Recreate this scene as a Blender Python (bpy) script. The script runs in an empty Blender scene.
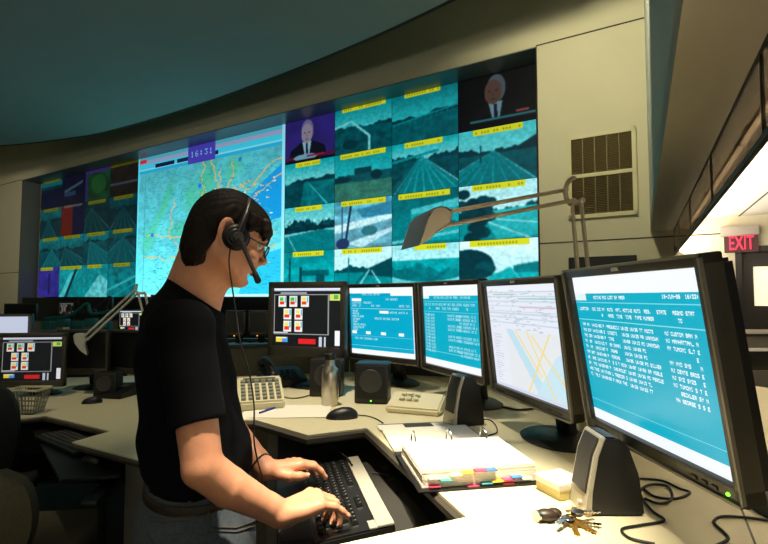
import bpy, bmesh, math, random
import numpy as np
from mathutils import Vector, Matrix, Euler
from mathutils.bvhtree import BVHTree
random.seed(7); RNG = np.random.default_rng(7)
SC = bpy.context.scene
COL = SC.collection
PI = math.pi
R = math.radians

# ------------------------------------------------------------------ camera
F = 480.0; PITCH = R(2.98); CAMZ = 1.42
cam = bpy.data.cameras.new('camera'); camo = bpy.data.objects.new('camera', cam); COL.objects.link(camo)
cam.sensor_width = 36; cam.lens = 36*F/768; cam.clip_start = .02; cam.clip_end = 200
camo.location = (0, 0, CAMZ); camo.rotation_euler = (PI/2+PITCH, 0, 0)
SC.camera = camo

def ray(px, py):
    u = (px-384)/F; v = (272-py)/F
    return Vector((u, math.cos(PITCH)-v*math.sin(PITCH), math.sin(PITCH)+v*math.cos(PITCH)))
def P(px, py, Y):                       # point of the place at depth Y
    d = ray(px, py); return Vector((0, 0, CAMZ))+d*(Y/d.y)
def Q(px, py, z):                       # point of the place at height z
    d = ray(px, py); return Vector((0, 0, CAMZ))+d*((z-CAMZ)/d.z)

# ------------------------------------------------------------------ materials
def lin(c):
    out = []
    for v in c[:3]:
        v = v/255.0
        out.append(v/12.92 if v <= .04045 else ((v+.055)/1.055)**2.4)
    return tuple(out)
def mat(name, col, rough=.5, metal=0, noise=0, scale=20, bump=0, bscale=200, spec=.5, emit=None, es=0, alpha=None, trans=0):
    m = bpy.data.materials.new(name); m.use_nodes = True
    nt = m.node_tree; b = nt.nodes['Principled BSDF']
    c = lin(col)+(1,)
    b.inputs['Base Color'].default_value = c
    b.inputs['Roughness'].default_value = rough; b.inputs['Metallic'].default_value = metal
    b.inputs['Specular IOR Level'].default_value = spec
    if trans: b.inputs['Transmission Weight'].default_value = trans
    tc = None
    if noise or bump:
        tc = nt.nodes.new('ShaderNodeTexCoord')
    if noise:
        n = nt.nodes.new('ShaderNodeTexNoise'); n.inputs['Scale'].default_value = scale; n.inputs['Detail'].default_value = 6
        nt.links.new(tc.outputs['Object'], n.inputs['Vector'])
        r = nt.nodes.new('ShaderNodeMix'); r.data_type = 'RGBA'; r.blend_type = 'MULTIPLY'; r.inputs[0].default_value = 1
        rp = nt.nodes.new('ShaderNodeValToRGB'); e = rp.color_ramp.elements
        e[0].position = .3; e[1].position = .7
        e[0].color = (1-noise,)*3+(1,); e[1].color = (1, 1, 1, 1)
        nt.links.new(n.outputs['Fac'], rp.inputs['Fac'])
        r.inputs[6].default_value = c; nt.links.new(rp.outputs['Color'], r.inputs[7])
        nt.links.new(r.outputs[2], b.inputs['Base Color'])
    if bump:
        n2 = nt.nodes.new('ShaderNodeTexNoise'); n2.inputs['Scale'].default_value = bscale; n2.inputs['Detail'].default_value = 4
        nt.links.new(tc.outputs['Object'], n2.inputs['Vector'])
        bp = nt.nodes.new('ShaderNodeBump'); bp.inputs['Strength'].default_value = bump; bp.inputs['Distance'].default_value = .002
        nt.links.new(n2.outputs['Fac'], bp.inputs['Height']); nt.links.new(bp.outputs['Normal'], b.inputs['Normal'])
    if emit is not None:
        b.inputs['Emission Color'].default_value = lin(emit)+(1,); b.inputs['Emission Strength'].default_value = es
    return m
def screen_mat(name, strength=1.0, rough=.35, gloss=.5):
    m = bpy.data.materials.new(name); m.use_nodes = True
    nt = m.node_tree; b = nt.nodes['Principled BSDF']
    a = nt.nodes.new('ShaderNodeVertexColor'); a.layer_name = 'picture'
    b.inputs['Base Color'].default_value = (.008, .008, .01, 1); b.inputs['Roughness'].default_value = rough
    b.inputs['Specular IOR Level'].default_value = gloss
    nt.links.new(a.outputs['Color'], b.inputs['Emission Color']); b.inputs['Emission Strength'].default_value = strength
    return m

M = {}
M['wall'] = mat('wall_paint', (206, 200, 172), .85, noise=.05, scale=2, bump=.1, bscale=60)
M['fascia'] = mat('soffit_face_paint', (200, 204, 196), .8, noise=.04, scale=2)
M['soffit'] = mat('soffit_paint', (222, 218, 206), .85, noise=.05, scale=2)
M['ceil'] = mat('ceiling_paint', (176, 180, 172), .9, noise=.06, scale=1.2)
M['joint'] = mat('joint_dark', (60, 58, 48), .9)
M['floor'] = mat('carpet', (26, 25, 24), .95, noise=.4, scale=60, bump=.6, bscale=300)
M['reveal'] = mat('reveal_satin', (120, 124, 120), .32, metal=.25)
M['blackmatte'] = mat('black_matte', (14, 14, 14), .7)
M['black'] = mat('black_plastic', (16, 16, 17), .42, noise=.1, scale=30)
M['darkgrey'] = mat('dark_grey_plastic', (48, 47, 44), .5)
M['bezel'] = mat('bezel_plastic', (56, 53, 44), .38)
M['bezel_edge'] = mat('bezel_grey_edge', (120, 116, 104), .4, metal=.2)
M['silver'] = mat('silver_plastic', (186, 182, 166), .35, metal=.35)
M['steel'] = mat('brushed_steel', (190, 184, 170), .3, metal=.95, noise=.12, scale=40)
M['chrome'] = mat('chrome', (200, 200, 200), .15, metal=1)
M['desk'] = mat('laminate_cream', (218, 209, 172), .45, noise=.04, scale=30)
M['desk_edge'] = mat('desk_edge_band', (60, 56, 46), .55)
M['cab'] = mat('cabinet_grey', (110, 106, 94), .6, noise=.05, scale=10)
M['partition'] = mat('partition_fabric', (104, 98, 78), .95, noise=.15, scale=120, bump=.4, bscale=500)
M['beige'] = mat('beige_plastic', (214, 206, 170), .5, noise=.03, scale=20)
M['beige_key'] = mat('beige_key', (188, 182, 150), .5)
M['keygrey'] = mat('sage_grey_key', (128, 132, 116), .5)
M['lcd'] = mat('lcd_grey', (66, 72, 62), .3)
M['paper'] = mat('paper', (238, 234, 218), .8, noise=.02, scale=40)
M['lamp'] = mat('lamp_enamel', (196, 178, 148), .35, metal=.15)
M['lampw'] = mat('lamp_white_enamel', (190, 190, 178), .4, metal=.1)
M['lamp_in'] = mat('lamp_inner_grey', (70, 72, 72), .5, metal=.2)
M['skin'] = mat('skin', (214, 150, 116), .5, noise=.14, scale=45, bump=.15, bscale=350)
M['hair'] = mat('dark_brown_hair', (30, 20, 14), .62, noise=.5, scale=160, bump=.5, bscale=260, spec=.15)
M['shirt'] = mat('navy_black_cotton', (11, 12, 17), .95, noise=.15, scale=80, bump=.3, bscale=900, spec=.12)
M['jeans'] = mat('blue_grey_denim', (80, 90, 100), .9, noise=.35, scale=130, bump=.5, bscale=800)
M['stitch'] = mat('tan_stitching', (84, 76, 60), .9)
M['belt'] = mat('brown_leather', (58, 46, 36), .55, noise=.3, scale=40)
M['nail'] = mat('fingernail', (236, 190, 165), .3)
M['eyew'] = mat('eye_white', (220, 214, 206), .25)
M['iris'] = mat('iris_brown', (50, 34, 22), .2)
M['lip'] = mat('lip', (168, 96, 84), .45)
M['rubber'] = mat('rubber_cable', (12, 12, 12), .55)
M['greycable'] = mat('grey_cable', (120, 112, 86), .6)
M['key'] = mat('black_key', (15, 15, 16), .4)
M['legend'] = mat('key_legend', (110, 110, 106), .6)
M['brass'] = mat('brass_key', (190, 150, 70), .35, metal=.9, noise=.2, scale=60)
M['leather'] = mat('dark_leather_fob', (52, 38, 24), .45, noise=.3, scale=60)
M['chair_fab'] = mat('chair_fabric_taupe', (104, 94, 72), .95, noise=.2, scale=90, bump=.4, bscale=500)
M['chair_blk'] = mat('chair_fabric_black', (20, 22, 24), .9, noise=.2, scale=90, bump=.4, bscale=500)
M['vent'] = mat('vent_metal', (122, 106, 70), .6)
M['vent_dark'] = mat('vent_inside', (52, 46, 30), .9)
M['vent_frame'] = mat('vent_frame_paint', (204, 196, 158), .6)
M['door'] = mat('door_dark', (44, 40, 36), .6)
M['exit_box'] = mat('exit_housing', (150, 142, 134), .5)
M['exit'] = mat('exit_red', (235, 40, 70), .5, emit=(255, 38, 84), es=1.25)
M['exit_glow'] = mat('exit_face', (70, 34, 34), .5)
M['lit_win'] = mat('lit_room_pane', (240, 232, 200), .5, emit=(250, 242, 210), es=.8)
M['tube'] = mat('cove_tube', (255, 240, 215), .5, emit=(255, 226, 186), es=8)
M['yellow'] = mat('sticky_yellow', (226, 212, 150), .8)
M['led_g'] = mat('green_led', (60, 255, 60), .4, emit=(120, 255, 50), es=3)
M['led_a'] = mat('amber_led', (255, 170, 40), .4, emit=(255, 170, 30), es=1.5)
M['teal_thing'] = mat('teal_plastic', (20, 110, 105), .5)
M['bluepen'] = mat('blue_pen', (40, 50, 150), .35)
M['tab'] = {k: mat('tab_'+k, c, .5) for k, c in dict(pink=(222, 70, 110), yellow=(240, 210, 60), teal=(70, 150, 155), blue=(70, 120, 180), red=(210, 60, 60), clear=(220, 216, 190), green=(120, 190, 90)).items()}
M['scr'] = screen_mat('monitor_picture', 1.05, .3, .25)
M['wscr'] = screen_mat('video_wall_picture', 1.0, .3, .2)
def glass_mat(name, tint, mixf):
    m = bpy.data.materials.new(name); m.use_nodes = True; nt = m.node_tree; nt.nodes.clear()
    o = nt.nodes.new('ShaderNodeOutputMaterial'); t = nt.nodes.new('ShaderNodeBsdfTransparent'); g = nt.nodes.new('ShaderNodeBsdfGlossy')
    t.inputs['Color'].default_value = lin(tint)+(1,); g.inputs['Roughness'].default_value = .03
    x = nt.nodes.new('ShaderNodeMixShader'); x.inputs[0].default_value = mixf
    nt.links.new(t.outputs[0], x.inputs[1]); nt.links.new(g.outputs[0], x.inputs[2]); nt.links.new(x.outputs[0], o.inputs[0])
    return m
M['tint_glass'] = glass_mat('tinted_glass', (112, 108, 100), .08)
M['lens'] = glass_mat('spectacle_lens', (225, 232, 235), .12)

# ------------------------------------------------------------------ objects
def finish(name, me, m, parent=None, smooth=True):
    o = bpy.data.objects.new(name, me); COL.objects.link(o)
    if m is not None and not me.materials: me.materials.append(m)
    if parent: o.parent = parent
    if smooth:
        for p in me.polygons: p.use_smooth = True
        try: me.set_sharp_from_angle(angle=R(38))
        except Exception: pass
    return o
def thing(name, label, cat, loc=(0, 0, 0), rotz=0, group=None, rot=None):
    o = bpy.data.objects.new(name, None); COL.objects.link(o); o.empty_display_size = .05
    o.location = loc; o.rotation_euler = rot if rot else (0, 0, rotz)
    o['label'] = label; o['category'] = cat
    if group: o['group'] = group
    return o
def tag(o, label, cat, group=None):
    o['label'] = label; o['category'] = cat
    if group: o['group'] = group
    return o
def structure(o): o['kind'] = 'structure'; return o

class MB:
    def __init__(s): s.bm = bmesh.new()
    def _tf(s, vs, mt):
        if mt is not None: bmesh.ops.transform(s.bm, matrix=mt, verts=vs)
    def box(s, c, size, rot=None, bev=0, seg=2):
        r = bmesh.ops.create_cube(s.bm, size=1); vs = r['verts']
        bmesh.ops.scale(s.bm, vec=size, verts=vs)
        if bev:
            ed = list({e for v in vs for e in v.link_edges})
            rr = bmesh.ops.bevel(s.bm, geom=ed, offset=min(bev, min(size)*.49), segments=seg, affect='EDGES', profile=.6)
            vs = list({v for f in rr['faces'] for v in f.verts} | {v for v in vs if v.is_valid})
            seen = set(vs); st = list(vs)
            while st:
                v = st.pop()
                for e in v.link_edges:
                    w = e.other_vert(v)
                    if w not in seen: seen.add(w); st.append(w)
            vs = list(seen)
        mt = Matrix.Translation(Vector(c))
        if rot is not None: mt = mt @ (rot.to_4x4() if isinstance(rot, Matrix) else Euler(rot).to_matrix().to_4x4())
        s._tf(vs, mt); return s
    def cyl(s, a, b, r1, r2=None, n=20):
        a = Vector(a); b = Vector(b); r2 = r1 if r2 is None else r2
        d = b-a
        q = bmesh.ops.create_cone(s.bm, cap_ends=True, segments=n, radius1=r1, radius2=r2, depth=d.length)
        s._tf(q['verts'], Matrix.Translation((a+b)/2) @ d.to_track_quat('Z', 'Y').to_matrix().to_4x4()); return s
    def sph(s, c, r, sc=(1, 1, 1), rot=None, u=20, v=12):
        q = bmesh.ops.create_uvsphere(s.bm, u_segments=u, v_segments=v, radius=r)
        mt = Matrix.Translation(Vector(c))
        if rot is not None: mt = mt @ Euler(rot).to_matrix().to_4x4()
        s._tf(q['verts'], mt @ Matrix.Diagonal((*sc, 1))); return s
    def tube(s, pts, r, n=8, sub=6, closed=False):
        pts = [Vector(p) for p in pts]
        if sub > 1 and len(pts) > 2:
            out = []; N = len(pts)
            rng_ = range(N if closed else N-1)
            for i in rng_:
                p0 = pts[(i-1) % N] if (closed or i > 0) else pts[0]; p1 = pts[i]; p2 = pts[(i+1) % N]
                p3 = pts[(i+2) % N] if (closed or i < N-2) else pts[-1]
                for k in range(sub):
                    t = k/sub
                    out.append(.5*((2*p1)+(-p0+p2)*t+(2*p0-5*p1+4*p2-p3)*t*t+(-p0+3*p1-3*p2+p3)*t**3))
            if not closed: out.append(pts[-1])
            pts = out
        N = len(pts); rings = []
        rr = r if hasattr(r, '__call__') else (lambda t: r)
        up = Vector((0, 0, 1)); pn = None
        for i, p in enumerate(pts):
            a = pts[(i-1) % N] if (closed or i > 0) else pts[0]; b = pts[(i+1) % N] if (closed or i < N-1) else pts[-1]
            t = (b-a)
            t = t.normalized() if t.length > 1e-9 else up
            if pn is None: pn = t.orthogonal().normalized()
            pn = (pn-t*pn.dot(t)); pn = pn.normalized() if pn.length > 1e-6 else t.orthogonal().normalized()
            bn = t.cross(pn); rad = rr(i/max(1, N-1))
            rings.append([s.bm.verts.new(p+(pn*math.cos(2*PI*k/n)+bn*math.sin(2*PI*k/n))*rad) for k in range(n)])
        m = N if closed else N-1
        for i in range(m):
            A = rings[i]; B = rings[(i+1) % N]
            for k in range(n): s.bm.faces.new((A[k], A[(k+1) % n], B[(k+1) % n], B[k]))
        if not closed:
            s.bm.faces.new(rings[0][::-1]); s.bm.faces.new(rings[-1])
        return s
    def lathe(s, prof, c=(0, 0, 0), n=32, mt=None):
        rings = []; vs = []
        for r, z in prof:
            ring = [s.bm.verts.new((max(r, 1e-5)*math.cos(2*PI*k/n), max(r, 1e-5)*math.sin(2*PI*k/n), z)) for k in range(n)]
            rings.append(ring); vs += ring
        for A, B in zip(rings, rings[1:]):
            for k in range(n): s.bm.faces.new((A[k], A[(k+1) % n], B[(k+1) % n], B[k]))
        s.bm.faces.new(rings[0][::-1]); s.bm.faces.new(rings[-1])
        s._tf(vs, Matrix.Translation(Vector(c)) @ (mt if mt is not None else Matrix.Identity(4))); return s
    def prism(s, pts, ext, bev=0, mt=None):        # pts: 3D polygon, ext: extrusion vector
        vs = [s.bm.verts.new(Vector(p)) for p in pts]; f = s.bm.faces.new(vs)
        q = bmesh.ops.extrude_face_region(s.bm, geom=[f]); nv = [g for g in q['geom'] if isinstance(g, bmesh.types.BMVert)]
        bmesh.ops.translate(s.bm, vec=Vector(ext), verts=nv)
        allv = vs+nv
        if bev:
            ed = list({e for v in allv for e in v.link_edges})
            bmesh.ops.bevel(s.bm, geom=ed, offset=bev, segments=2, affect='EDGES')
        if mt is not None: s._tf(allv, mt)
        return s
    def poly(s, pts):
        s.bm.faces.new([s.bm.verts.new(Vector(p)) for p in pts]); return s
    def apply(s, mt): bmesh.ops.transform(s.bm, matrix=mt, verts=s.bm.verts[:]); return s
    def build(s, name, m, parent=None, smooth=True, fixn=True):
        if fixn: bmesh.ops.recalc_face_normals(s.bm, faces=s.bm.faces[:])
        me = bpy.data.meshes.new(name); s.bm.to_mesh(me); s.bm.free()
        return finish(name, me, m, parent, smooth)
def text_mesh(name, txt, size, m, parent, mt, ext=.001):
    cu = bpy.data.curves.new(name, 'FONT'); cu.body = txt; cu.size = size; cu.extrude = ext; cu.align_x = 'CENTER'; cu.align_y = 'CENTER'
    t = bpy.data.objects.new('tmp', cu); COL.objects.link(t)
    dg = bpy.context.evaluated_depsgraph_get(); me = bpy.data.meshes.new_from_object(t.evaluated_get(dg))
    bpy.data.objects.remove(t); me.materials.clear(); me.transform(mt); me.name = name
    return finish(name, me, m, parent, False)
def copy_tree(o, parent=None):
    c = o.copy(); COL.objects.link(c); c.parent = parent
    for ch in [q for q in bpy.data.objects if q.parent == o]: copy_tree(ch, c)
    return c

# ------------------------------------------------------------------ pictures on screens (what each display shows)
F5 = {}
for k, v in {'A':'0E11111F111111','B':'1E11111E11111E','C':'0E11101010110E','D':'1E11111111111E','E':'1F10101E10101F','F':'1F10101E101010','G':'0E11101711110F','H':'1111111F111111','I':'0E04040404040E','J':'0702020202120C','K':'11121418141211','L':'1010101010101F','M':'111B1515111111','N':'11191513111111','O':'0E11111111110E','P':'1E11111E101010','Q':'0E11111115120D','R':'1E11111E141211','S':'0F10100E01011E','T':'1F040404040404','U':'1111111111110E','V':'11111111110A04','W':'11111115151B11','X':'11110A040A1111','Y':'11110A04040404','Z':'1F01020408101F',
 '0':'0E11131519110E','1':'040C040404040E','2':'0E11010204081F','3':'1F02040201110E','4':'02060A121F0202','5':'1F101E0101110E','6':'0608101E11110E','7':'1F010204080808','8':'0E11110E11110E','9':'0E11110F01020C','-':'0000001F000000','_':'0000000000001F','.':'00000000000C0C',':':'000C0C000C0C00','/':'01010204081010','#':'0A0A1F0A1F0A0A'}.items():
    F5[k] = np.array([[(int(v[2*i:2*i+2], 16) >> (4-j)) & 1 for j in range(5)] for i in range(7)], bool)
class Img:
    def __init__(s, w, h, bg):
        s.w, s.h = w, h; s.a = np.zeros((h, w, 3), np.float32); s.a[:] = bg
        s.y, s.x = np.mgrid[0:h, 0:w].astype(np.float32); s.x = (s.x+.5)/w; s.y = (s.y+.5)/h
    def fill(s, m, c, k=1.0): s.a[m] = s.a[m]*(1-k)+np.array(c, np.float32)*k
    def rect(s, x0, y0, x1, y1, c, k=1): s.fill((s.x >= x0) & (s.x < x1) & (s.y >= y0) & (s.y < y1), c, k)
    def poly(s, pts, c, k=1):
        ins = np.zeros(s.x.shape, bool); n = len(pts)
        for i in range(n):
            x0, y0 = pts[i]; x1, y1 = pts[(i+1) % n]
            if y0 == y1: continue
            cnd = ((y0 > s.y) != (y1 > s.y)) & (s.x < (x1-x0)*(s.y-y0)/(y1-y0)+x0)
            ins ^= cnd
        s.fill(ins, c, k)
    def line(s, x0, y0, x1, y1, w0, c, w1=None, k=1):
        w1 = w0 if w1 is None else w1
        dx, dy = x1-x0, y1-y0; L = dx*dx+dy*dy+1e-9
        t = np.clip(((s.x-x0)*dx+(s.y-y0)*dy)/L, 0, 1)
        d = np.hypot(s.x-x0-t*dx, (s.y-y0-t*dy)*.75)
        s.fill(d < (w0+(w1-w0)*t), c, k)
    def ell(s, cx, cy, rx, ry, c, k=1): s.fill(((s.x-cx)/rx)**2+((s.y-cy)/ry)**2 < 1, c, k)
    def under(s, f, c, k=1): s.fill(s.y > f(s.x), c, k)
    def blur(s, n=1):
        for _ in range(n):
            p = np.pad(s.a, ((1, 1), (1, 1), (0, 0)), 'edge'); s.a = (p[:-2, 1:-1]+p[2:, 1:-1]+p[1:-1, :-2]+p[1:-1, 2:]+2*p[1:-1, 1:-1])/6
    def noise(s, amt, cells=12, y0=0, y1=1):
        g = RNG.random((cells+2, cells+2)).astype(np.float32)
        fx = s.x*cells; fy = s.y*cells; ix = fx.astype(int); iy = fy.astype(int); tx = fx-ix; ty = fy-iy
        amt = amt*.55; v = (g[iy, ix]*(1-tx)+g[iy, ix+1]*tx)*(1-ty)+(g[iy+1, ix]*(1-tx)+g[iy+1, ix+1]*tx)*ty
        m = ((s.y >= y0) & (s.y <= y1))[..., None]
        s.a = np.where(m, s.a*(1+(v[..., None]-.5)*2*amt), s.a)
    def text(s, txt, px, py, c, adv=6, sx=1, sy=1):
        if s.w >= 400: s._text(txt, px, py+1, c, adv, sx, sy)
        s._text(txt, px, py, c, adv, sx, sy)
    def _text(s, txt, px, py, c, adv=6, sx=1, sy=1):
        for ch in txt:
            g = F5.get(ch)
            if g is not None:
                g2 = np.repeat(np.repeat(g, sy, 0), sx, 1); h, w = g2.shape
                y1 = min(s.h, py+h); x1 = min(s.w, px+w)
                if px >= 0 and py >= 0 and y1 > py and x1 > px:
                    s.a[py:y1, px:x1][g2[:y1-py, :x1-px]] = c
            px += adv
def grid_mesh(name, w, h, img, mt=None):            # flat panel facing -Y, centred on x, z from 0 to h, coloured by its picture
    ny, nx = img.a.shape[:2]
    X, Z = np.meshgrid(np.linspace(-w/2, w/2, nx+1), np.linspace(h, 0, ny+1))
    co = np.stack([X, np.zeros_like(X), Z], -1).reshape(-1, 3).astype(np.float32)
    i, j = np.meshgrid(np.arange(ny), np.arange(nx), indexing='ij'); a = (i*(nx+1)+j).ravel()
    fc = np.stack([a, a+nx+1, a+nx+2, a+1], -1).astype(np.int32)
    me = bpy.data.meshes.new(name); me.vertices.add(len(co)); me.vertices.foreach_set('co', co.ravel())
    me.loops.add(fc.size); me.loops.foreach_set('vertex_index', fc.ravel()); me.polygons.add(len(fc))
    me.polygons.foreach_set('loop_start', np.arange(0, fc.size, 4, dtype=np.int32))
    me.update(calc_edges=True)
    c = np.clip(img.a/255.0, 0, 1); c = np.where(c <= .04045, c/12.92, ((c+.055)/1.055)**2.4).reshape(-1, 3)
    c4 = np.concatenate([c, np.ones((len(c), 1))], 1).astype(np.float32)
    at = me.color_attributes.new('picture', 'FLOAT_COLOR', 'CORNER')
    at.data.foreach_set('color', np.repeat(c4, 4, 0).ravel())
    if mt is not None: me.transform(mt)
    return me

# =================================================================== ROOM
DL, DH = 1.0, .79                     # heights of the raised desk and of the lower desk
CELLW, CELLH = 1.072, .765
W0 = Vector((1.968, 6.087, CAMZ)); WYAW = -R(30.6)
WM = Matrix.Translation(W0) @ Matrix.Rotation(WYAW, 4, 'Z'); WI = WM.inverted()
RECESS = .40
def WL(px, py, off=-RECESS):           # pixel -> local (x, z) on the wall face
    o = WI @ Vector((0, 0, CAMZ)); d = WI.to_3x3() @ ray(px, py)
    t = (off-o.y)/d.y; p = o+d*t; return p.x, p.z
def wbox(mb, x0, x1, y0, y1, z0, z1, bev=0): mb.box(((x0+x1)/2, (y0+y1)/2, (z0+z1)/2), (abs(x1-x0), abs(y1-y0), abs(z1-z0)), bev=bev)
def wobj(mb, name, m, smooth=False):
    o = mb.build(name, m, None, smooth); o.location = W0; o.rotation_euler = (0, 0, WYAW); return o
ZF = -CAMZ                             # floor in wall-local z
ZT = 4.4-0.0
OX0, OX1, OZ1 = -12*CELLW-.12, .10, 4*CELLH-.02
jx0, dz1 = WL(741, 249.5); WDX0, WDZ1 = jx0, dz1      # door opening
WDX1 = WDX0+1.0
b = MB(); y0, y1 = -RECESS, .35
wbox(b, -16.5, OX0, y0, y1, ZF, ZT); wbox(b, OX0, OX1, y0, -.02, OZ1, ZT); wbox(b, OX1, WDX0, y0, y1, ZF, ZT)
wbox(b, WDX0, WDX1, y0, y1, WDZ1, ZT); wbox(b, WDX1, 8.0, y0, y1, ZF, ZT)
structure(wobj(b, 'wall_back', M['wall']))
# reveals of the recess
b = MB(); wbox(b, OX0-.002, OX0+.012, y0-.004, .02, ZF, OZ1); wbox(b, OX0, OX1, y0-.004, .0, OZ1-.012, OZ1+.002); structure(wobj(b, 'trim_1', M['reveal']))
b = MB(); wbox(b, OX0, OX1, .28, .34, ZF, OZ1+.5); structure(wobj(b, 'wall_recess', M['blackmatte']))
b = MB(); wbox(b, OX0+.012, OX1, -.30, .2, ZF, -.015); structure(wobj(b, 'trim_2', M['blackmatte']))
# panel joints
b = MB()
zt = OZ1+.012
wbox(b, OX1, 1.6, y0-.003, y0+.01, zt-.008, zt+.008); wbox(b, -16.4, OX0, y0-.003, y0+.01, zt-.008, zt+.008)
zl = WL(570, 242)[1]; wbox(b, OX1, WDX0-.05, y0-.003, y0+.01, zl-.007, zl+.007); wbox(b, -16.4, OX0, y0-.003, y0+.01, zl-.007, zl+.007)
wbox(b, OX1-.004, OX1+.008, y0-.003, y0+.01, ZF, zt)
structure(wobj(b, 'trim_3', M['joint']))
# other walls, floor, ceiling
b = MB(); b.box((0, 4, -.05), (34, 34, .1)); structure(b.build('floor', M['floor'], None, False))
b = MB(); b.box((0, 4, CAMZ+ZT+.05), (34, 34, .1)); structure(b.build('ceiling', M['ceil'], None, False))
b = MB(); b.box((-11.5, 4, 3), (.2, 24, 6)); structure(b.build('wall_left', M['wall'], None, False))
b = MB(); b.box((8.5, 2, 3), (.2, 16, 6)); structure(b.build('wall_right', M['wall'], None, False))
b = MB(); b.box((-1.5, -5.5, 3), (21, .2, 6)); structure(b.build('wall_rear', M['wall'], None, False))
# curved dropped ceiling
ZC = CAMZ+3.2
cp = [(-60, 150), (-25, 147), (0, 145.5), (25, 143.5), (51, 140.5), (98, 133.5), (156, 118), (219, 97.5), (300, 67), (345, 48.5), (389, 29.5), (451, 0), (500, -27), (560, -66)]
edge = [Q(x, y, ZC) for x, y in cp]
edge = [Vector((-11.4, edge[0].y-.2, ZC))]+edge+[Vector((3.2, 2.0, ZC)), Vector((3.4, -5.4, ZC)), Vector((-11.4, -5.4, ZC))]
b = MB(); b.prism(edge, (0, 0, .16)); structure(b.build('ceiling_drop', M['ceil'], None, False))
cen = Vector((-4, 2, ZC))
b = MB(); b.tube([e+(cen-e).normalized()*-.012+Vector((0, 0, .01)) for e in edge[1:-3]], .028, 6, 4); structure(b.build('shadow_gap_line', M['joint'], None, True))  # dark tube drawn in place of the shadow gap along the ceiling edge

# side soffit: face looking at the room, underside, hung tinted transom
S = Vector((.472, .882, 0)).normalized(); SN = Vector((S.y, -S.x, 0))    # SN points away from the room
B0 = Vector((.723, 1.13, 0))
def sp(t, n, z): v = B0+S*t+SN*n; return Vector((v.x, v.y, z))
tw = 4.66                                # reaches the wall
zs = CAMZ+.70
b = MB(); b.prism([sp(-2.2, 0, zs), sp(tw, 0, zs), sp(tw, .06, zs), sp(-2.2, .06, zs)], (0, 0, 2.6)); structure(b.build('wall_soffit_face', M['fascia'], None, False))
gl = (Vector((1.09, 1.366, 0))-B0).dot(SN)
b = MB(); b.prism([sp(-2.2, 0.0, zs-.001), sp(tw+.3, 0.0, zs-.001), sp(tw+.3, gl+.05, zs-.001), sp(-2.2, gl+.05, zs-.001)], (0, 0, .12)); structure(b.build('ceiling_soffit', M['soffit'], None, False))
zc2 = CAMZ+.80
b = MB(); b.prism([sp(-2.2, gl+.03, zc2), sp(tw+.4, gl+.03, zc2), sp(tw+2.2, 7, zc2), sp(-2.2, 7, zc2)], (0, 0, .1)); structure(b.build('ceiling_corridor', M['soffit'], None, False))
b = MB()
for n_, w_ in ((gl+.55, .012), (gl+1.3, .012)):
    b.prism([sp(-1, n_, zc2-.004), sp(tw+.6, n_, zc2-.004), sp(tw+.6, n_+w_, zc2-.004), sp(-1, n_+w_, zc2-.004)], (0, 0, .006))
structure(b.build('trim_5', M['joint'], None, False))
t = thing('glass_transom', 'tinted glass transom hanging from the sloping soffit at right', 'glass panel', sp(1.5, gl, CAMZ+.44))
off = -t.location
zb = CAMZ+.44
def tb(a, b_, n0, n1, z0, z1, name, m):
    q = MB(); q.prism([sp(a, n0, z0)+off, sp(b_, n0, z0)+off, sp(b_, n1, z0)+off, sp(a, n1, z0)+off], (0, 0, z1-z0)); return q.build(name, m, t, False)
tb(-1.6, tw+.12, gl-.008, gl+.008, zb-.004, zb+.014, 'bottom_rail', M['door'])
tb(-1.6, tw+.12, gl-.004, gl+.006, zs-.006, zs, 'top_rail', M['door'])
js = [-1.6, -.55, .02+.32, 1.45, 2.6, 3.7, tw+.1]
for a, c_ in zip(js, js[1:]):
    tb(a+.004, c_-.004, gl-.003, gl+.003, zb+.014, zs-.012, 'glass_pane', M['tint_glass'])
    tb(a-.0025, a+.0025, gl-.005, gl+.005, zb+.014, zs-.012, 'mullion', M['door'])
# linear lights of the corridor, lying in a cove on the transom rail
for i, (a, c_, n_, nm) in enumerate(((-1.4, 1.5, .14, 'near'), (1.6, 4.5, .14, 'far'))):
    t2 = thing('cove_light', 'slim %s linear light in the corridor cove behind the glass transom' % ('nearer' if i == 0 else 'farther'), 'light', sp(a, gl+n_, zc2-.07), 0, 'corridor cove lights')
    o2 = -t2.location
    q = MB(); q.cyl(sp(a, gl+n_, zc2-.055)+o2, sp(c_, gl+n_, zc2-.055)+o2, .013, n=10); q.build('tube', M['tube'], t2)
    q = MB()
    for f_ in (.03, .5, .97): v = sp(a+(c_-a)*f_, gl+n_, zc2-.06)+o2; q.box(v+Vector((0, 0, .03)), (.02, .02, .06))
    q.build('bracket', M['exit_box'], t2, False)

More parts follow.
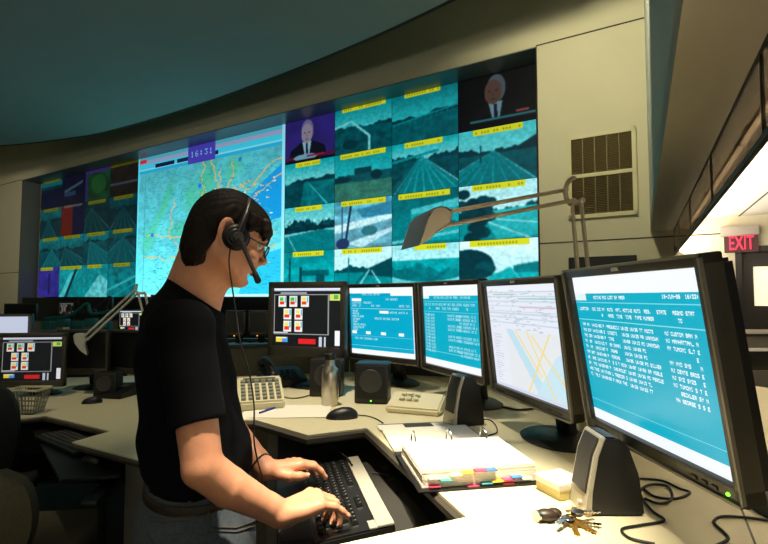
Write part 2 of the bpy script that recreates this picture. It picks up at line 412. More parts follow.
# ------------------------------------------------ things on the back wall
def wthing(name, label, cat, x, y, z, group=None):
    return thing(name, label, cat, WM @ Vector((x, y, z)), WYAW, group)
x0, z1 = WL(567, 137.5); x1, _ = WL(636, 128); _, z0 = WL(567, 220); _, zm = WL(568, 178)
t = wthing('wall_vent', 'large brown louvred air vent in the beige wall', 'vent', (x0+x1)/2, -RECESS, z0)
w = x1-x0; h = z1-z0; zm -= z0
q = MB()
for (a, b_, c_, d) in ((-w/2, w/2, 0, .045), (-w/2, w/2, h-.045, h), (-w/2, -w/2+.045, 0, h), (w/2-.045, w/2, 0, h), (-w/2, w/2, zm-.02, zm+.02)):
    wbox(q, a, b_, -.03, 0, c_, d)
q.build('frame', M['vent_frame'], t, False)
q = MB(); wbox(q, -w/2+.02, w/2-.02, -.006, 0, .02, h-.02); q.build('backing', M['vent_dark'], t, False)
for (a, c_) in ((.045, zm-.02), (zm+.02, h-.045)):
    q = MB(); n = 22
    for i in range(n): q.box((0, -.014, a+(c_-a)*(i+.5)/n), (w-.09, .022, .006), rot=(R(-38), 0, 0))
    q.build('louvre_panel', M['vent'], t, False)
    q = MB()
    for i in range(1, 5): wbox(q, -w/2+.045+(w-.09)*i/5-.004, -w/2+.045+(w-.09)*i/5+.004, -.028, -.008, a, c_)
    q.build('louvre_bar', M['vent'], t, False)
# dark wall box below the vent
x0, z1 = WL(569.5, 258); x1, _ = WL(637, 255)
t = wthing('wall_display', 'black flat box on the wall below the large air vent', 'display', (x0+x1)/2, -RECESS, z1-.5)
w = x1-x0; q = MB(); q.box((0, -.04, .25), (w, .08, .5), bev=.01); q.build('case', M['blackmatte'], t)
q = MB(); q.box((0, -.081, .25), (w-.06, .004, .44)); q.build('screen', M['black'], t, False)
# door leaf, its pane and frame
dw = WDX1-WDX0
o = wobj(MB(), 'door_1', M['door'])
bpy.data.objects.remove(o)
t = bpy.data.objects.new('door_1', None); COL.objects.link(t); t['kind'] = 'structure'
t.location = WM @ Vector((WDX0, -RECESS, ZF)); t.rotation_euler = (0, 0, WYAW)
H = WDZ1-ZF
xa, za = WL(753.5, 266.5); xb, zb2 = WL(770, 306)
q = MB(); xa -= WDX0; xb = xa+.17; za -= ZF; zb2 -= ZF
wbox(q, 0, xa, .03, .075, 0, H-.03); wbox(q, xb, dw, .03, .075, 0, H-.03); wbox(q, xa, xb, .03, .075, za, H-.03); wbox(q, xa, xb, .03, .075, 0, zb2)
structure(q.build('door_leaf', M['door'], t, False))
q = MB(); wbox(q, xa, xb, .045, .055, zb2, za); structure(q.build('door_pane', M['lit_win'], t, False))
q = MB(); wbox(q, -.05, .0, -.01, .09, 0, H+.03); wbox(q, dw, dw+.05, -.01, .09, 0, H+.03); wbox(q, -.05, dw+.05, -.01, .09, H-.03, H+.03)
structure(q.build('door_frame', M['door'], t, False))
q = MB(); q.tube([(.08, -.01, .98), (.08, -.06, 1.0), (.08, -.06, 1.0), (.5, -.06, 1.0), (.5, -.01, .98)], .012, 8, 3); structure(q.build('door_handle', M['silver'], t))
# exit sign
xe0, ze1 = WL(720, 228); xe1, ze0 = WL(758, 235.5); xl0, zl1 = WL(726.5, 237); xl1, zl0 = WL(755, 250)
t = wthing('exit_sign', 'red lit exit sign with grey housing above the dark door', 'sign', (xe0+xe1)/2, -RECESS, ze0)
w = xe1-xe0; cxl = (xl0+xl1)/2-(xe0+xe1)/2; hl = zl1-zl0
q = MB(); q.box((0, -.05, (ze1-ze0)/2), (w, .1, ze1-ze0), bev=.008); q.build('housing', M['exit_box'], t)
q = MB(); q.box((cxl, -.04, -hl/2-.005), (xl1-xl0+.05, .012, hl+.03)); q.build('face_plate', M['exit_glow'], t, False)
text_mesh('lettering', 'EXIT', 1, M['exit'], t, Matrix.Translation((cxl, -.049, -hl/2-.004)) @ Matrix.Rotation(PI/2, 4, 'X') @ Matrix.Diagonal(((xl1-xl0)/2.25, hl/.72, 1, 1)), .003)

# =================================================================== VIDEO WALL
GW, GH = 100, 74
def pal(L, b=1.0, warm=0.0):            # teal monochrome of the projected cameras
    c = np.array([max(0, 2.3*L-1.42)*200, (.13+.90*L)*222, (.17+.86*L)*226])
    return c*b
def bar(im, x0=.2, x1=.8, b=1.0):
    im.noise(.26, 36); im.blur()
    im.rect(x0, .0, x1, .105, np.array((196, 200, 30))*b)
    for k in range(int((x1-x0)*24)):
        if RNG.random() < .72: im.rect(x0+.03+k*.04, .035, x0+.05+k*.04, .075, np.array((120, 130, 20))*b)
def hills(im, y, amp, c, seed, k=1, fr=7):
    r = np.random.default_rng(seed); ph = r.random(5)*6
    im.under(lambda x: y-amp*(.5+.25*np.sin(x*fr+ph[0])+.16*np.sin(x*fr*2.3+ph[1])+.12*np.sin(x*fr*5.1+ph[2])+.08*np.sin(x*fr*11+ph[3])), c, k)
def sky(im, a, b_, hz):
    t = np.clip(im.y/hz, 0, 1)[..., None]; im.a[:] = np.array(a)*(1-t)+np.array(b_)*t
def road(im, hz, vx, l, r, b, shade=.45, lanes=3, edge=.85, med=None):
    im.poly([(vx-.01, hz), (vx+.01, hz), (r, 1.02), (l, 1.02)], pal(shade, b))
    for i in range(lanes+1):
        x = l+(r-l)*i/lanes
        im.line(vx, hz, x, 1.02, .001, pal(edge if i in (0, lanes) else edge*.75, b), .010)
PICS = {}
def pic(col, row, f): PICS[(col, row)] = f
def man(im, bg, skin, suit, hair, tilt=0, cx=.45):
    im.a[:] = bg; im.noise(.25, 5)
    im.poly([(cx-.38, 1.02), (cx-.34, .72), (cx-.12, .56), (cx+.12, .56), (cx+.36, .7), (cx+.42, 1.02)], suit)
    im.poly([(cx-.09, .56), (cx+.09, .56), (cx+.05, .86), (cx-.04, .86)], (150, 200, 215))
    im.poly([(cx-.015, .6), (cx+.02, .6), (cx+.03, .86), (cx-.02, .86)], (20, 30, 70))
    im.ell(cx+.01, .31, .125, .25, hair); im.ell(cx+tilt, .37, .115, .22, skin)
    im.ell(cx-.045+tilt, .35, .02, .012, (50, 40, 50)); im.ell(cx+.045+tilt, .35, .02, .012, (50, 40, 50)); im.ell(cx+tilt, .41, .014, .035, np.array(skin)*.8); im.ell(cx+tilt, .5, .04, .012, np.array(skin)*.6)
def f_tv1(im):
    man(im, (44, 34, 120), (150, 140, 160), (12, 14, 30), (110, 110, 150))
    im.rect(.0, .86, 1, .93, (90, 20, 50)); im.ell(.42, .9, .24, .07, (120, 180, 205)); im.rect(.45, .86, .8, .9, (150, 30, 60)); im.rect(0, .94, 1, 1, (16, 12, 40))
def f_tv2(im):
    im.a[:] = (8, 10, 14)
    man(im, (8, 10, 14), (116, 86, 76), (14, 16, 24), (104, 120, 130), -.03, .5)
    im.rect(.0, 0, .2, 1, (8, 10, 14), .8)
    im.rect(.16, .84, 1, .875, (60, 150, 160)); im.rect(.76, .77, .92, .81, (200, 90, 90)); im.rect(0, .9, 1, 1, (8, 10, 24))
def f_ramp(im):
    sky(im, pal(.48), pal(.72), .45); hills(im, .5, .1, pal(.12), 3); im.under(lambda x: .45+.06*x, pal(.2)); im.noise(.5, 14, .45, 1)
    for q in ((0, .42, .3, .33), (.3, .33, .62, .7), (.62, .7, .62, 1)): im.line(*q, .018, pal(.85))
    im.ell(.28, .82, .14, .1, pal(.08)); bar(im, .13, .9)
def f_bridge(im):
    sky(im, pal(.36), pal(.68), .5); hills(im, .58, .16, pal(.1), 9, fr=3); im.under(lambda x: .62-.12*x, pal(.27)); im.line(0, .62, 1, .44, .012, pal(.5))
    for k in range(12): im.rect(.04+k*.08, .62-.014*k, .055+k*.08, .70-.014*k, pal(.45))
    im.noise(.3, 16, .6, 1); bar(im, .2, .75)
def f_roadhill(im):
    sky(im, pal(.58), pal(.8), .35); hills(im, .48, .14, pal(.1), 5, fr=4); im.under(lambda x: .47+0*x, pal(.34)); im.poly([(0, .5), (.4, .47), (.33, 1), (0, 1)], pal(.16)); im.noise(.4, 12, .48, 1)
    im.line(.46, .45, .86, 1, .003, pal(.75), .012); im.line(.44, .45, .52, 1, .003, pal(.5), .01); im.line(.42, .1, .42, .5, .004, pal(.3)); bar(im, .22, .72)
def f_field(im):
    sky(im, pal(.5), pal(.66), .4); hills(im, .5, .1, pal(.2), 7); im.rect(.36, .34, .66, .56, pal(.13)); im.under(lambda x: .5-.06*x, pal(.24)); im.under(lambda x: .62+.02*x, (70, 130, 100), .6); im.ell(.74, .52, .1, .1, pal(.06)); im.ell(.12, .55, .2, .06, pal(.08)); im.noise(.25, 14, .5, 1); bar(im, .1, .9)
def f_hwy1(im):
    sky(im, pal(.62), pal(.82), .3); hills(im, .38, .16, pal(.12), 11); im.under(lambda x: .38+0*x, pal(.18)); im.noise(.5, 14, .38, 1)
    im.line(.0, .36, .7, .24, .02, pal(.5)); road(im, .3, .46, .02, 1.15, 1, .42, 7, .9); im.poly([(.44, .3), (.46, .3), (.1, 1), (-.1, 1)], pal(.3), .6); bar(im, .2, .78)
def f_hwy2(im):
    sky(im, pal(.74), pal(.8), .4); hills(im, .45, .12, pal(.1), 12); im.poly([(1, .25), (.78, .4), (.75, .6), (1, .85)], pal(.06)); im.under(lambda x: .47+0*x, pal(.22)); im.noise(.3, 12, .47, 1)
    road(im, .42, .47, -.45, 1.0, 1, .38, 8, .78); im.line(.3, .3, .3, .6, .006, pal(.1)); bar(im, .2, .84)
def f_toll(im):
    sky(im, pal(.74, 1.0), pal(.84), .3); hills(im, .45, .2, pal(.12), 21, fr=9); im.rect(0, .44, 1, .6, pal(.08)); im.noise(.9, 26, .3, .62)
    im.under(lambda x: .6-.08*x, pal(.84)); im.under(lambda x: .66+0*x, pal(.4)); im.poly([(0, .66), (.75, .54), (1, .58), (1, 1), (0, 1)], pal(.42)); im.line(.05, .6, .24, 1, .008, pal(.85)); im.line(.3, .62, 1, .9, .004, pal(.6)); bar(im, .22, .76)
def f_inter(im):
    sky(im, (60, 150, 180), (90, 170, 190), .3); im.under(lambda x: .34+0*x, (90, 160, 180)); im.noise(.55, 9); im.poly([(0, .5), (1, .35), (1, .45), (0, .68)], (190, 230, 235)); im.poly([(.2, .9), (1, .62), (1, .7), (.5, 1)], (170, 215, 225)); im.poly([(.4, .2), (1, .1), (1, .36), (.5, .38)], (40, 120, 150))
    im.line(.3, .1, .2, .9, .02, (16, 40, 70)); im.line(.14, .1, .14, .8, .01, (30, 60, 90)); im.ell(.15, .9, .12, .12, (30, 50, 90)); im.ell(.62, .66, .14, .1, (40, 110, 120)); bar(im, .12, .9)
def f_over(im):
    sky(im, pal(.3), pal(.42), .5); im.noise(.2, 6); im.poly([(.3, .35), (1, .2), (1, .95), (.3, .95)], pal(.6)); im.poly([(.3, .32), (1, .18), (1, .34), (.3, .42)], pal(.75)); im.rect(.35, .6, .95, .64, pal(.25)); im.poly([(0, .5), (.3, .45), (.3, 1), (0, 1)], pal(.45)); im.line(0, .95, 1, .8, .02, pal(.8)); bar(im, .1, .88)
def f_tree(im):
    sky(im, pal(.96), pal(.98), .3); hills(im, .52, .16, pal(.2), 31, fr=9); im.under(lambda x: .5+0*x, pal(.5)); im.poly([(.3, .5), (1, .44), (1, .95), (.5, 1)], pal(.68)); im.line(.3, .6, 1, .75, .01, pal(.9)); im.line(.34, .56, 1, .52, .008, pal(.85)); im.line(.35, .66, .9, 1, .014, pal(.85))
    for k in range(26):
        r = np.random.default_rng(k); im.ell(r.random()*.38+(0 if k % 2 else .05), .15+r.random()*.85, .09, .09, pal(.06+.1*r.random()))
    bar(im, .18, .86)
def f_gantry(im):
    sky(im, pal(.5), pal(.62), .6); im.under(lambda x: .72+0*x, pal(.7)); im.noise(.3, 9); im.rect(.32, .42, .9, .54, pal(.28)); im.rect(.32, .34, .37, 1, pal(.12)); im.rect(.66, .5, .82, 1, pal(.2)); im.rect(.4, .66, .65, .95, pal(.92)); im.rect(.1, .12, .14, 1, pal(.2)); im.line(.84, .7, 1, .9, .01, pal(.1)); im.rect(.0, .7, .3, .9, pal(.85)); bar(im, .18, .8)
def f_rail(im):
    sky(im, pal(1.0), pal(1.0), .4); hills(im, .5, .16, pal(.18), 41, fr=5); im.under(lambda x: .5+0*x, pal(.5)); im.poly([(1, .22), (.6, .42), (.6, .56), (1, .62)], pal(.18)); im.noise(.2, 10, .5, 1)
    im.line(.6, .44, .2, 1, .008, pal(.25), .02); im.line(.62, .46, .33, 1, .008, pal(.9), .016); im.line(.66, .46, .95, 1, .006, pal(.98), .014); im.line(.26, .2, .26, .9, .008, pal(.3)); bar(im, .14, .84)
def f_curve(im):
    sky(im, pal(.92), pal(.97), .3); im.under(lambda x: .3-.02*x, pal(.6)); hills(im, .55, .2, pal(.42), 51, fr=6); im.noise(.25, 12, .3, 1)
    im.under(lambda x: .62+.1*np.sin(x*3), pal(.82)); im.line(0, .9, .5, .78, .03, pal(.34)); im.line(.5, .78, .85, .5, .03, pal(.34), .015); im.line(0, .98, .6, .84, .01, pal(.95)); im.ell(.2, .56, .18, .1, pal(.35)); bar(im, .35, .82)
def f_bright(im):
    sky(im, pal(1.05), pal(1.0), .4); im.ell(.12, .45, .34, .3, pal(.1)); im.ell(.34, .5, .14, .12, pal(.2)); im.poly([(1, .4), (.7, .46), (.7, .62), (1, .7)], pal(.4)); im.under(lambda x: .58+0*x, pal(.62)); im.ell(.1, .62, .34, .14, pal(.12)); im.noise(.2, 14, .5, 1)
    road(im, .48, .66, -.2, .95, 1, .62, 4, .98); bar(im, .14, .9)
for (cidx, ridx), f in {(0, 0): f_tv1, (1, 0): f_ramp, (2, 0): f_bridge, (3, 0): f_tv2, (0, 1): f_roadhill, (1, 1): f_field, (2, 1): f_hwy1, (3, 1): f_hwy2,
    (0, 2): f_toll, (1, 2): f_inter, (2, 2): f_over, (3, 2): f_tree, (0, 3): f_gantry, (1, 3): f_rail, (2, 3): f_curve, (3, 3): f_bright}.items(): pic(8+cidx, ridx, f)
# the dim left bank
def dimroad(seed, l, r, vx, L, hz=.35, top=.45):
    def f(im):
        sky(im, pal(top), pal(top*.8), hz); hills(im, hz+.12, .14, pal(.05), seed); im.under(lambda x: hz+.1+0*x, pal(L*.55)); im.noise(.4, 12); road(im, hz+.03, vx, l, r, 1, L*.8, 5, .75); bar(im, .15, .85, .7)
    return f
def f_d00(im): sky(im, pal(.25), pal(.05), .5); im.rect(0, .35, 1, 1, (8, 16, 50)); im.noise(.4, 6); im.rect(0, .1, 1, .25, pal(.5)); bar(im, .1, .9, .7)
def f_d10(im): im.a[:] = (10, 14, 44); im.noise(.5, 9); im.poly([(.1, .5), (.9, .25), (.9, .35), (.1, .6)], (60, 100, 120)); im.rect(.1, .55, .6, .7, (40, 70, 110))
def f_d20(im): im.a[:] = (20, 70, 40); im.noise(.6, 7); im.rect(0, 0, 1, .14, (70, 50, 130)); im.rect(0, .1, .1, 1, (60, 40, 120)); im.ell(.55, .5, .3, .3, (40, 110, 50), .7)
def f_d30(im): im.a[:] = (36, 30, 26); im.noise(.5, 8); im.rect(0, .6, 1, .66, (70, 90, 110)); bar(im, .0, 1, .55)
def f_d11(im): im.a[:] = (12, 18, 60); im.rect(0, 0, .5, 1, (120, 26, 22)); im.rect(.1, .0, .9, .08, (150, 150, 150), .6)
def f_d03(im): im.a[:] = (44, 38, 130); im.noise(.4, 7); im.rect(.5, .2, .56, .9, (20, 20, 70)); bar(im, .1, .7, .8)
def f_d13(im): sky(im, pal(.6), pal(.5), .5); im.poly([(0, 1), (.5, .2), (.8, .2), (.3, 1)], pal(.75)); im.line(.75, .1, .3, 1, .05, pal(.08)); im.noise(.3, 10); bar(im, .05, .95, .8)
def f_d23(im): sky(im, pal(.5), pal(.55), .5); im.poly([(.1, 1), (.7, .3), (1, .5), (1, 1)], pal(.8)); im.noise(.4, 12); bar(im, .2, .75, .8)
def f_d33(im): sky(im, pal(.35), pal(.4), .5); im.noise(.6, 9); im.line(0, .8, 1, .4, .03, pal(.7)); im.line(.2, 1, 1, .6, .02, pal(.6)); bar(im, .2, .8, .7)
LEFT = {(0, 0): f_d00, (1, 0): f_d10, (2, 0): f_d20, (3, 0): f_d30, (0, 1): dimroad(61, .1, .8, .4, .25), (1, 1): f_d11, (2, 1): dimroad(62, -.3, 1.1, .3, .18, .2, .14), (3, 1): dimroad(63, 0, 1, .5, .2, .3, .3),
    (0, 2): dimroad(64, .2, 1.1, .6, .42), (1, 2): dimroad(65, .0, 1.4, .2, .25), (2, 2): dimroad(66, .2, 1.5, .25, .42, .2, .5), (3, 2): dimroad(67, -.4, 1.4, .5, .34, .2, .3),
    (0, 3): f_d03, (1, 3): f_d13, (2, 3): f_d23, (3, 3): f_d33}
DIM = {(0, 0): .7, (1, 0): .8, (2, 0): .8}
for k, f in LEFT.items(): pic(k[0], k[1], f)
rowgain = {0: .95, 1: 1.0, 2: 1.06, 3: 1.12}
LBL = {(8, 0): 'screen showing a bald man in a dark suit against purple', (9, 0): 'teal screen showing a pale bent ramp barrier', (10, 0): 'teal screen showing a long bridge below a hill', (11, 0): 'black screen showing a grey-haired man in suit looking down',
 (8, 1): 'teal screen of two bare lanes by a dark slope, under the suited man in purple', (9, 1): 'teal screen showing a dark building behind a green field', (10, 1): 'teal screen of many highway lanes under an overpass', (11, 1): 'teal screen of wide highway under the grey-haired man',
 (8, 2): 'teal screen showing a toll plaza and bare pavement', (9, 2): 'blue screen of an interchange behind a tilted dark pole', (10, 2): 'teal screen of a pale overpass, behind the tan desk lamp head', (11, 2): 'teal screen with a big dark tree left of a road',
 (8, 3): 'teal screen of a sign gantry, bottom row beside the map', (9, 3): 'teal screen of a highway with a long guard rail, bottom row', (10, 3): 'pale teal screen of a road curving right, bottom row', (11, 3): 'bright teal screen of dark trees and highway, bottom right corner',
 (0, 0): 'dim screen at top left corner, dark blue lower half', (1, 0): 'dim navy screen with pale streaks, top row', (2, 0): 'dim green screen with purple edge, top row of the left bank', (3, 0): 'dim brown screen at top, left of the map',
 (0, 1): 'dim teal road screen left of the red and navy one', (1, 1): 'screen split dark red and navy', (2, 1): 'dark road screen right of the red and navy one', (3, 1): 'dim road screen second from top, left of the map',
 (0, 2): 'dim screen with pale road, directly above the purple one', (1, 2): 'dim screen with road directly below the red and navy one', (2, 2): 'dim screen of a curving motorway, third row of the left bank', (3, 2): 'dim screen of straight lanes in third row, left of the map',
 (0, 3): 'purple screen at bottom left corner', (1, 3): 'teal screen crossed by a dark diagonal, bottom row', (2, 3): 'pale teal screen right of the dark diagonal one, bottom row', (3, 3): 'dim teal screen with pale streaks, bottom row left of the map'}
for (c_, r_), f in sorted(PICS.items()):
    im = Img(GW, GH, (0, 40, 50)); f(im)
    g = rowgain[r_] if c_ >= 8 else {0: .6, 1: .62, 2: .8, 3: .95}[r_]
    if (c_, r_) in ((8, 0), (11, 0)): g = .8 if c_ == 8 else .6
    im.a *= g
    im.blur()
    t = wthing('video_wall_screen', LBL[(c_, r_)], 'screen', -12*CELLW+(c_+.5)*CELLW, 0, (3-r_)*CELLH, 'camera screens of the video wall')
    finish('display', grid_mesh('display', CELLW-.008, CELLH-.006, im, Matrix.Translation((0, -.004, .003))), M['wscr'], t, False)
    q = MB(); q.box((0, .12, CELLH/2), (CELLW-.002, .24, CELLH-.002)); q.build('cabinet', M['blackmatte'], t, False)
# map
mw, mh = 248, 184
im = Img(mw, mh, (60, 205, 225))
im.a[:] = np.array((96, 214, 224)); im.noise(.12, 22); im.noise(.14, 60)
im.a *= (.80+.26*im.y)[..., None]
def blob(cx, cy, rx, ry, c, k, rot=0):
    dx = im.x-cx; dy = im.y-cy; X = dx*math.cos(rot)+dy*math.sin(rot); Y = -dx*math.sin(rot)+dy*math.cos(rot)
    ww = np.exp(-((X/rx)**2+(Y/ry)**2))*k; im.a[:] = im.a*(1-ww[..., None])+np.array(c)*ww[..., None]
for q in ((.2, .42, .025, .16, .5), (.24, .3, .02, .1, .4), (.55, .25, .04, .12, 0), (.5, .3, .03, .14, .1), (.42, .35, .05, .1, 0), (.7, .2, .05, .08, .3), (.1, .6, .05, .1, .3), (.35, .55, .1, .05, 0)):
    blob(q[0], q[1], q[2], q[3], (70, 190, 120), .55, q[4])
im.poly([(1, .22), (.88, .32), (.78, .42), (.66, .47), (.6, .56), (.72, .60), (.86, .62), (.92, .56), (1, .54)], (20, 150, 214))
im.poly([(.60, .56), (.66, .56), (.7, .66), (.62, .72)], (30, 170, 220)); im.poly([(1, .72), (.8, .78), (.74, 1), (1, 1)], (40, 180, 224))
rr = np.random.default_rng(5)
def wig(x0, y0, x1, y1, w, c, n=9, a=.02):
    px, py = x0, y0
    for i in range(1, n+1):
        t = i/n; qx = x0+(x1-x0)*t+(rr.random()-.5)*a; qy = y0+(y1-y0)*t+(rr.random()-.5)*a
        im.line(px, py, qx, qy, w, c); px, py = qx, qy
Or = (224, 176, 70)
for q in ((1, .17, .6, .5), (1, .28, .62, .55), (.62, .2, .58, .62), (.68, .28, .6, .5), (.08, .58, .5, .6), (.06, .72, .45, .76), (.3, .35, .26, .6), (.5, .12, .5, .45), (.56, .12, .62, .4), (.7, .15, .66, .45), (.8, .3, .62, .38), (.52, .4, .64, .45), (.58, .62, .3, .8), (.4, .6, .5, .9), (.95, .62, .78, .66), (.96, .7, .8, .74), (.3, .6, .4, .95)):
    wig(*q, .0024, Or, 16, .03)
for k in range(150):
    x, y = .05+rr.random()*.9, .14+rr.random()*.82; wig(x, y, x+(rr.random()-.5)*.16, y+(rr.random()-.5)*.16, .0012, (110, 190, 170) if k % 2 else (30, 150, 170), 4, .02)
for k in range(900):
    x, y = .04+rr.random()*.92, .14+rr.random()*.84; im.rect(x, y, x+.008+rr.random()*.018, y+.005, (20, 140, 160), .45)
for k in range(90):
    x, y = .45+rr.random()*.5, .3+rr.random()*.5; im.rect(x, y, x+.006+.01*rr.random(), y+.007, (224, 190, 90) if k % 3 else (235, 235, 225))
for x, y in ((.13, .57), (.74, .16), (.48, .28), (.38, .62), (.66, .42)): im.ell(x, y, .012, .014, (30, 120, 220))
im.rect(0, 0, 1, .03, (80, 170, 190)); im.rect(0, .03, 1, .06, (150, 160, 190)); im.rect(0, .06, 1, .095, (60, 200, 224)); im.rect(0, .095, 1, .105, (130, 215, 230)); im.rect(0, .105, 1, .125, (40, 170, 210))
im.rect(0.01, .02, .07, .05, (200, 50, 60)); im.rect(.14, .07, .29, .1, (20, 26, 60)); im.rect(.31, .07, .6, .1, (24, 40, 70))
im.rect(.39, .0, .58, .125, (70, 60, 170)); im.text('16:31', 102, 8, (120, 190, 235), 8, 1, 1)
im.rect(.985, 0, 1, 1, (150, 225, 240)); im.rect(0, 0, .012, 1, (90, 215, 235)); im.rect(0, .985, 1, 1, (170, 235, 240)); im.rect(.06, .12, .063, 1, (60, 150, 170))
for k in (1, 2, 3): im.rect(k/4-.0015, 0, k/4+.0015, 1, (20, 120, 140), .5); im.rect(0, k/4-.0015, 1, k/4+.0015, (20, 120, 140), .5)
im.a *= np.array((1.0, 1.04, 1.06))*(.86+.34*im.y)[..., None]
t = wthing('map_screen', 'large bright cyan road map screen with clock, behind the man', 'screen', -12*CELLW+6*CELLW, 0, 0)
finish('display', grid_mesh('display', 4*CELLW-.01, 4*CELLH-.01, im, Matrix.Translation((0, -.004, .005))), M['wscr'], t, False)
q = MB(); q.box((0, .12, 2*CELLH), (4*CELLW-.002, .24, 4*CELLH-.002)); q.build('cabinet', M['blackmatte'], t, False)

# =================================================================== MONITORS
CY = (0, 172, 198)
def pic_m5():
    im = Img(480, 360, CY); W = (238, 252, 255); L = (180, 235, 240)
    im.rect(0, 0, 1, .118, (244, 248, 250)); im.rect(0, .118, .12, .165, (225, 240, 244)); im.rect(0, .175, 1, .181, L, .7)
    im.text('ACTIVE AID LIST BY AREA', 96, 48, W); im.text('19-JUN-08  16:32:10', 362, 46, W)
    im.text('LOCATION   CCC ICC MY  AUTO  MPT. ACTIVE AUTO  REG.   STATE   ASGND STAT', 14, 76, W); im.text('                  #    MAKE  TIME  TIME  TYPE NUMBER            TO', 14, 90, W)
    im.rect(0, .295, 1, .301, L, .8)
    rows = ['TNP MM  14:21:02 P  PREGUECIJ 16:25 16:28 TT NOCTS      NJ CUSTOM BAN N', 'TNC SIP 14:21:00 E  DIRECTI   16:28 16:25 PR UNKNOWN    NJ MANHATTAN_ N', 'TNC IEM 14:20:00 P  TIME      16:08 16:13 PC UNKNOWN    NY TUMONI S_T E', 'TN  GM  16:21:12 F  GM DNNRI  16:21 16:08 PC                         E', 'TN  NM  15:21:07 F  JAWAB     16:24 16:28 PC            NY NYD SYS    N',
            'TAT EAT 16:01:00 P  PORCHE    16:06 16:30 PC SILVER     NJ DENTE BROS E', 'HE  GME 16:21:01 P  E S T MOON 16:07 16:06 SA NOBLE     NJ SYZ SYZS   E', 'SM  TMC 16:20:00 P  CHEVROLET 16:05 16:26 PC PERCUE     NJ TUMONI S T E', 'HAS THCE 16:17:00 L TREECER S 16:00 16:13 TL               BECKLER SY N', 'TC  TMLT 16:08:00 P MACK THE  16:26 16:22 TT            NH GEORGE S S E']
    for i, r_ in enumerate(rows): im.text(r_, 16, 116+i*14, W)
    im.rect(0, .86, 1, .865, L, .8); im.rect(0, .93, 1, 1, (240, 246, 250)); im.rect(.985, .12, 1, .93, (90, 205, 226))
    return im
def pic_m3():
    im = Img(320, 240, CY); W = (190, 240, 246)
    im.rect(0, 0, 1, .12, (246, 250, 252)); im.rect(0, .12, .12, .16, (225, 245, 248)); im.rect(0, .19, 1, .196, W, .7); im.rect(0, .32, 1, .326, W, .7)
    im.text('ACTIVE AID LIST BY AREA', 70, 31, W); im.text('19-JUN-08', 220, 31, W)
    im.text('LOC CCC ICC MY AUTO MPT ACT REG STATE ASGND STAT', 8, 52, W); im.text('   #      MAKE  TIME TYPE NUMBER      TO', 20, 64, W)
    rr = np.random.default_rng(3); A = 'ABCDEFGHIJKLMNOPRSTUVW'
    for i in range(12):
        w = lambda n: ''.join(A[rr.integers(len(A))] for _ in range(n))
        s_ = 'TN '+w(3)+' 16:%02d' % rr.integers(60); im.text(s_, 8, 84+i*10, W, 5)
        if i % 3 != 2: im.text('16:%02d PC ' % rr.integers(60)+w(rr.integers(3, 8)), 146, 84+i*10, W, 5)
        if i not in (5, 8): im.text('NJ '+w(rr.integers(5, 9))+' '+w(2)+' E', 212, 84+i*10, W, 6)
    im.rect(0, .82, 1, .826, W, .8); im.rect(0, .92, 1, 1, (244, 248, 252))
    return im
def pic_m2():
    im = Img(320, 240, (0, 168, 202)); W = (196, 240, 248)
    im.rect(0, 0, 1, .085, (246, 250, 252)); im.rect(.66, .085, 1, .12, (246, 250, 252)); im.rect(0, .085, .66, .12, (0, 160, 196))
    im.text('ROAD SIDE REPORT', 66, 20, W); im.rect(.03, .16, .19, .2, (250, 252, 252)); im.text('INC REPORT', 186, 38, W)
    im.text('LOCATION', 12, 50, W); im.text('REQUEST', 74, 50, W); im.text('OPER  CT', 12, 61, W); im.text('SVC', 112, 61, W); im.text('MUN', 140, 61, W); im.text('DATE TIM', 250, 61, W)
    im.rect(0, .31, 1, .316, W, .7)
    for i, s_ in enumerate(('CALLER', 'VEHICLE', 'PROB IN ROAD', 'INCIDENT', 'COUNT', 'SERVICE MUNICI', 'DIRECTION OF', 'NOTES')): im.text(s_, 12, 80+i*10, W, 5)
    im.rect(.48, .34, .62, .38, (250, 252, 252)); im.text('ARRIVE UNITS 0', 204, 84, W); im.text('ARRIVE BRIDGE SECTOR', 128, 106, W)
    for x in (.02, .25, .49, .76): im.rect(x, .655, x+.075, .695, (250, 252, 252))
    im.rect(0, .72, 1, .725, W, .6); im.text('USE THE COMMAND LINE', 20, 180, W); im.rect(0, .87, 1, .876, W, .8); im.rect(0, .93, 1, 1, (246, 250, 254)); im.rect(.97, .12, 1, .93, (222, 240, 250))
    return im
def pic_m4():
    im = Img(320, 240, (228, 232, 242))
    im.rect(0, 0, 1, .06, (236, 238, 246))
    for y in (.06, .1, .145, .19, .24, .3, .35): im.rect(0, y, 1, y+.012, (198, 216, 228))
    im.rect(.5, .12, 1, .135, (150, 206, 196)); im.rect(.1, .08, .45, .09, (176, 200, 196)); im.rect(.5, .2, .95, .21, (206, 176, 190)); im.rect(0, .26, 1, .275, (200, 214, 226))
    rr = np.random.default_rng(8)
    for k in range(90):
        x = rr.random()*.9; y = .04+rr.random()*.38; im.rect(x, y, x+.02+rr.random()*.05, y+.008, (190, 200, 214))
    for k in range(20): im.rect(.04, .48+k*.024, .1+rr.random()*.1, .487+k*.024, (196, 204, 220))
    im.rect(.26, .42, 1, .98, (226, 230, 234)); im.poly([(.26, .42), (.36, .42), (.8, .98), (.66, .98)], (190, 222, 236)); im.poly([(.6, .98), (.9, .6), (1, .55), (1, .98)], (198, 226, 238))
    for q in ((.62, .45, 1, .86), (.56, .42, .85, .98), (.85, .42, .5, .98), (.4, .42, .7, .8)): im.line(*q, .007, (240, 216, 130))
    im.rect(0, .97, 1, 1, (210, 216, 232))
    return im
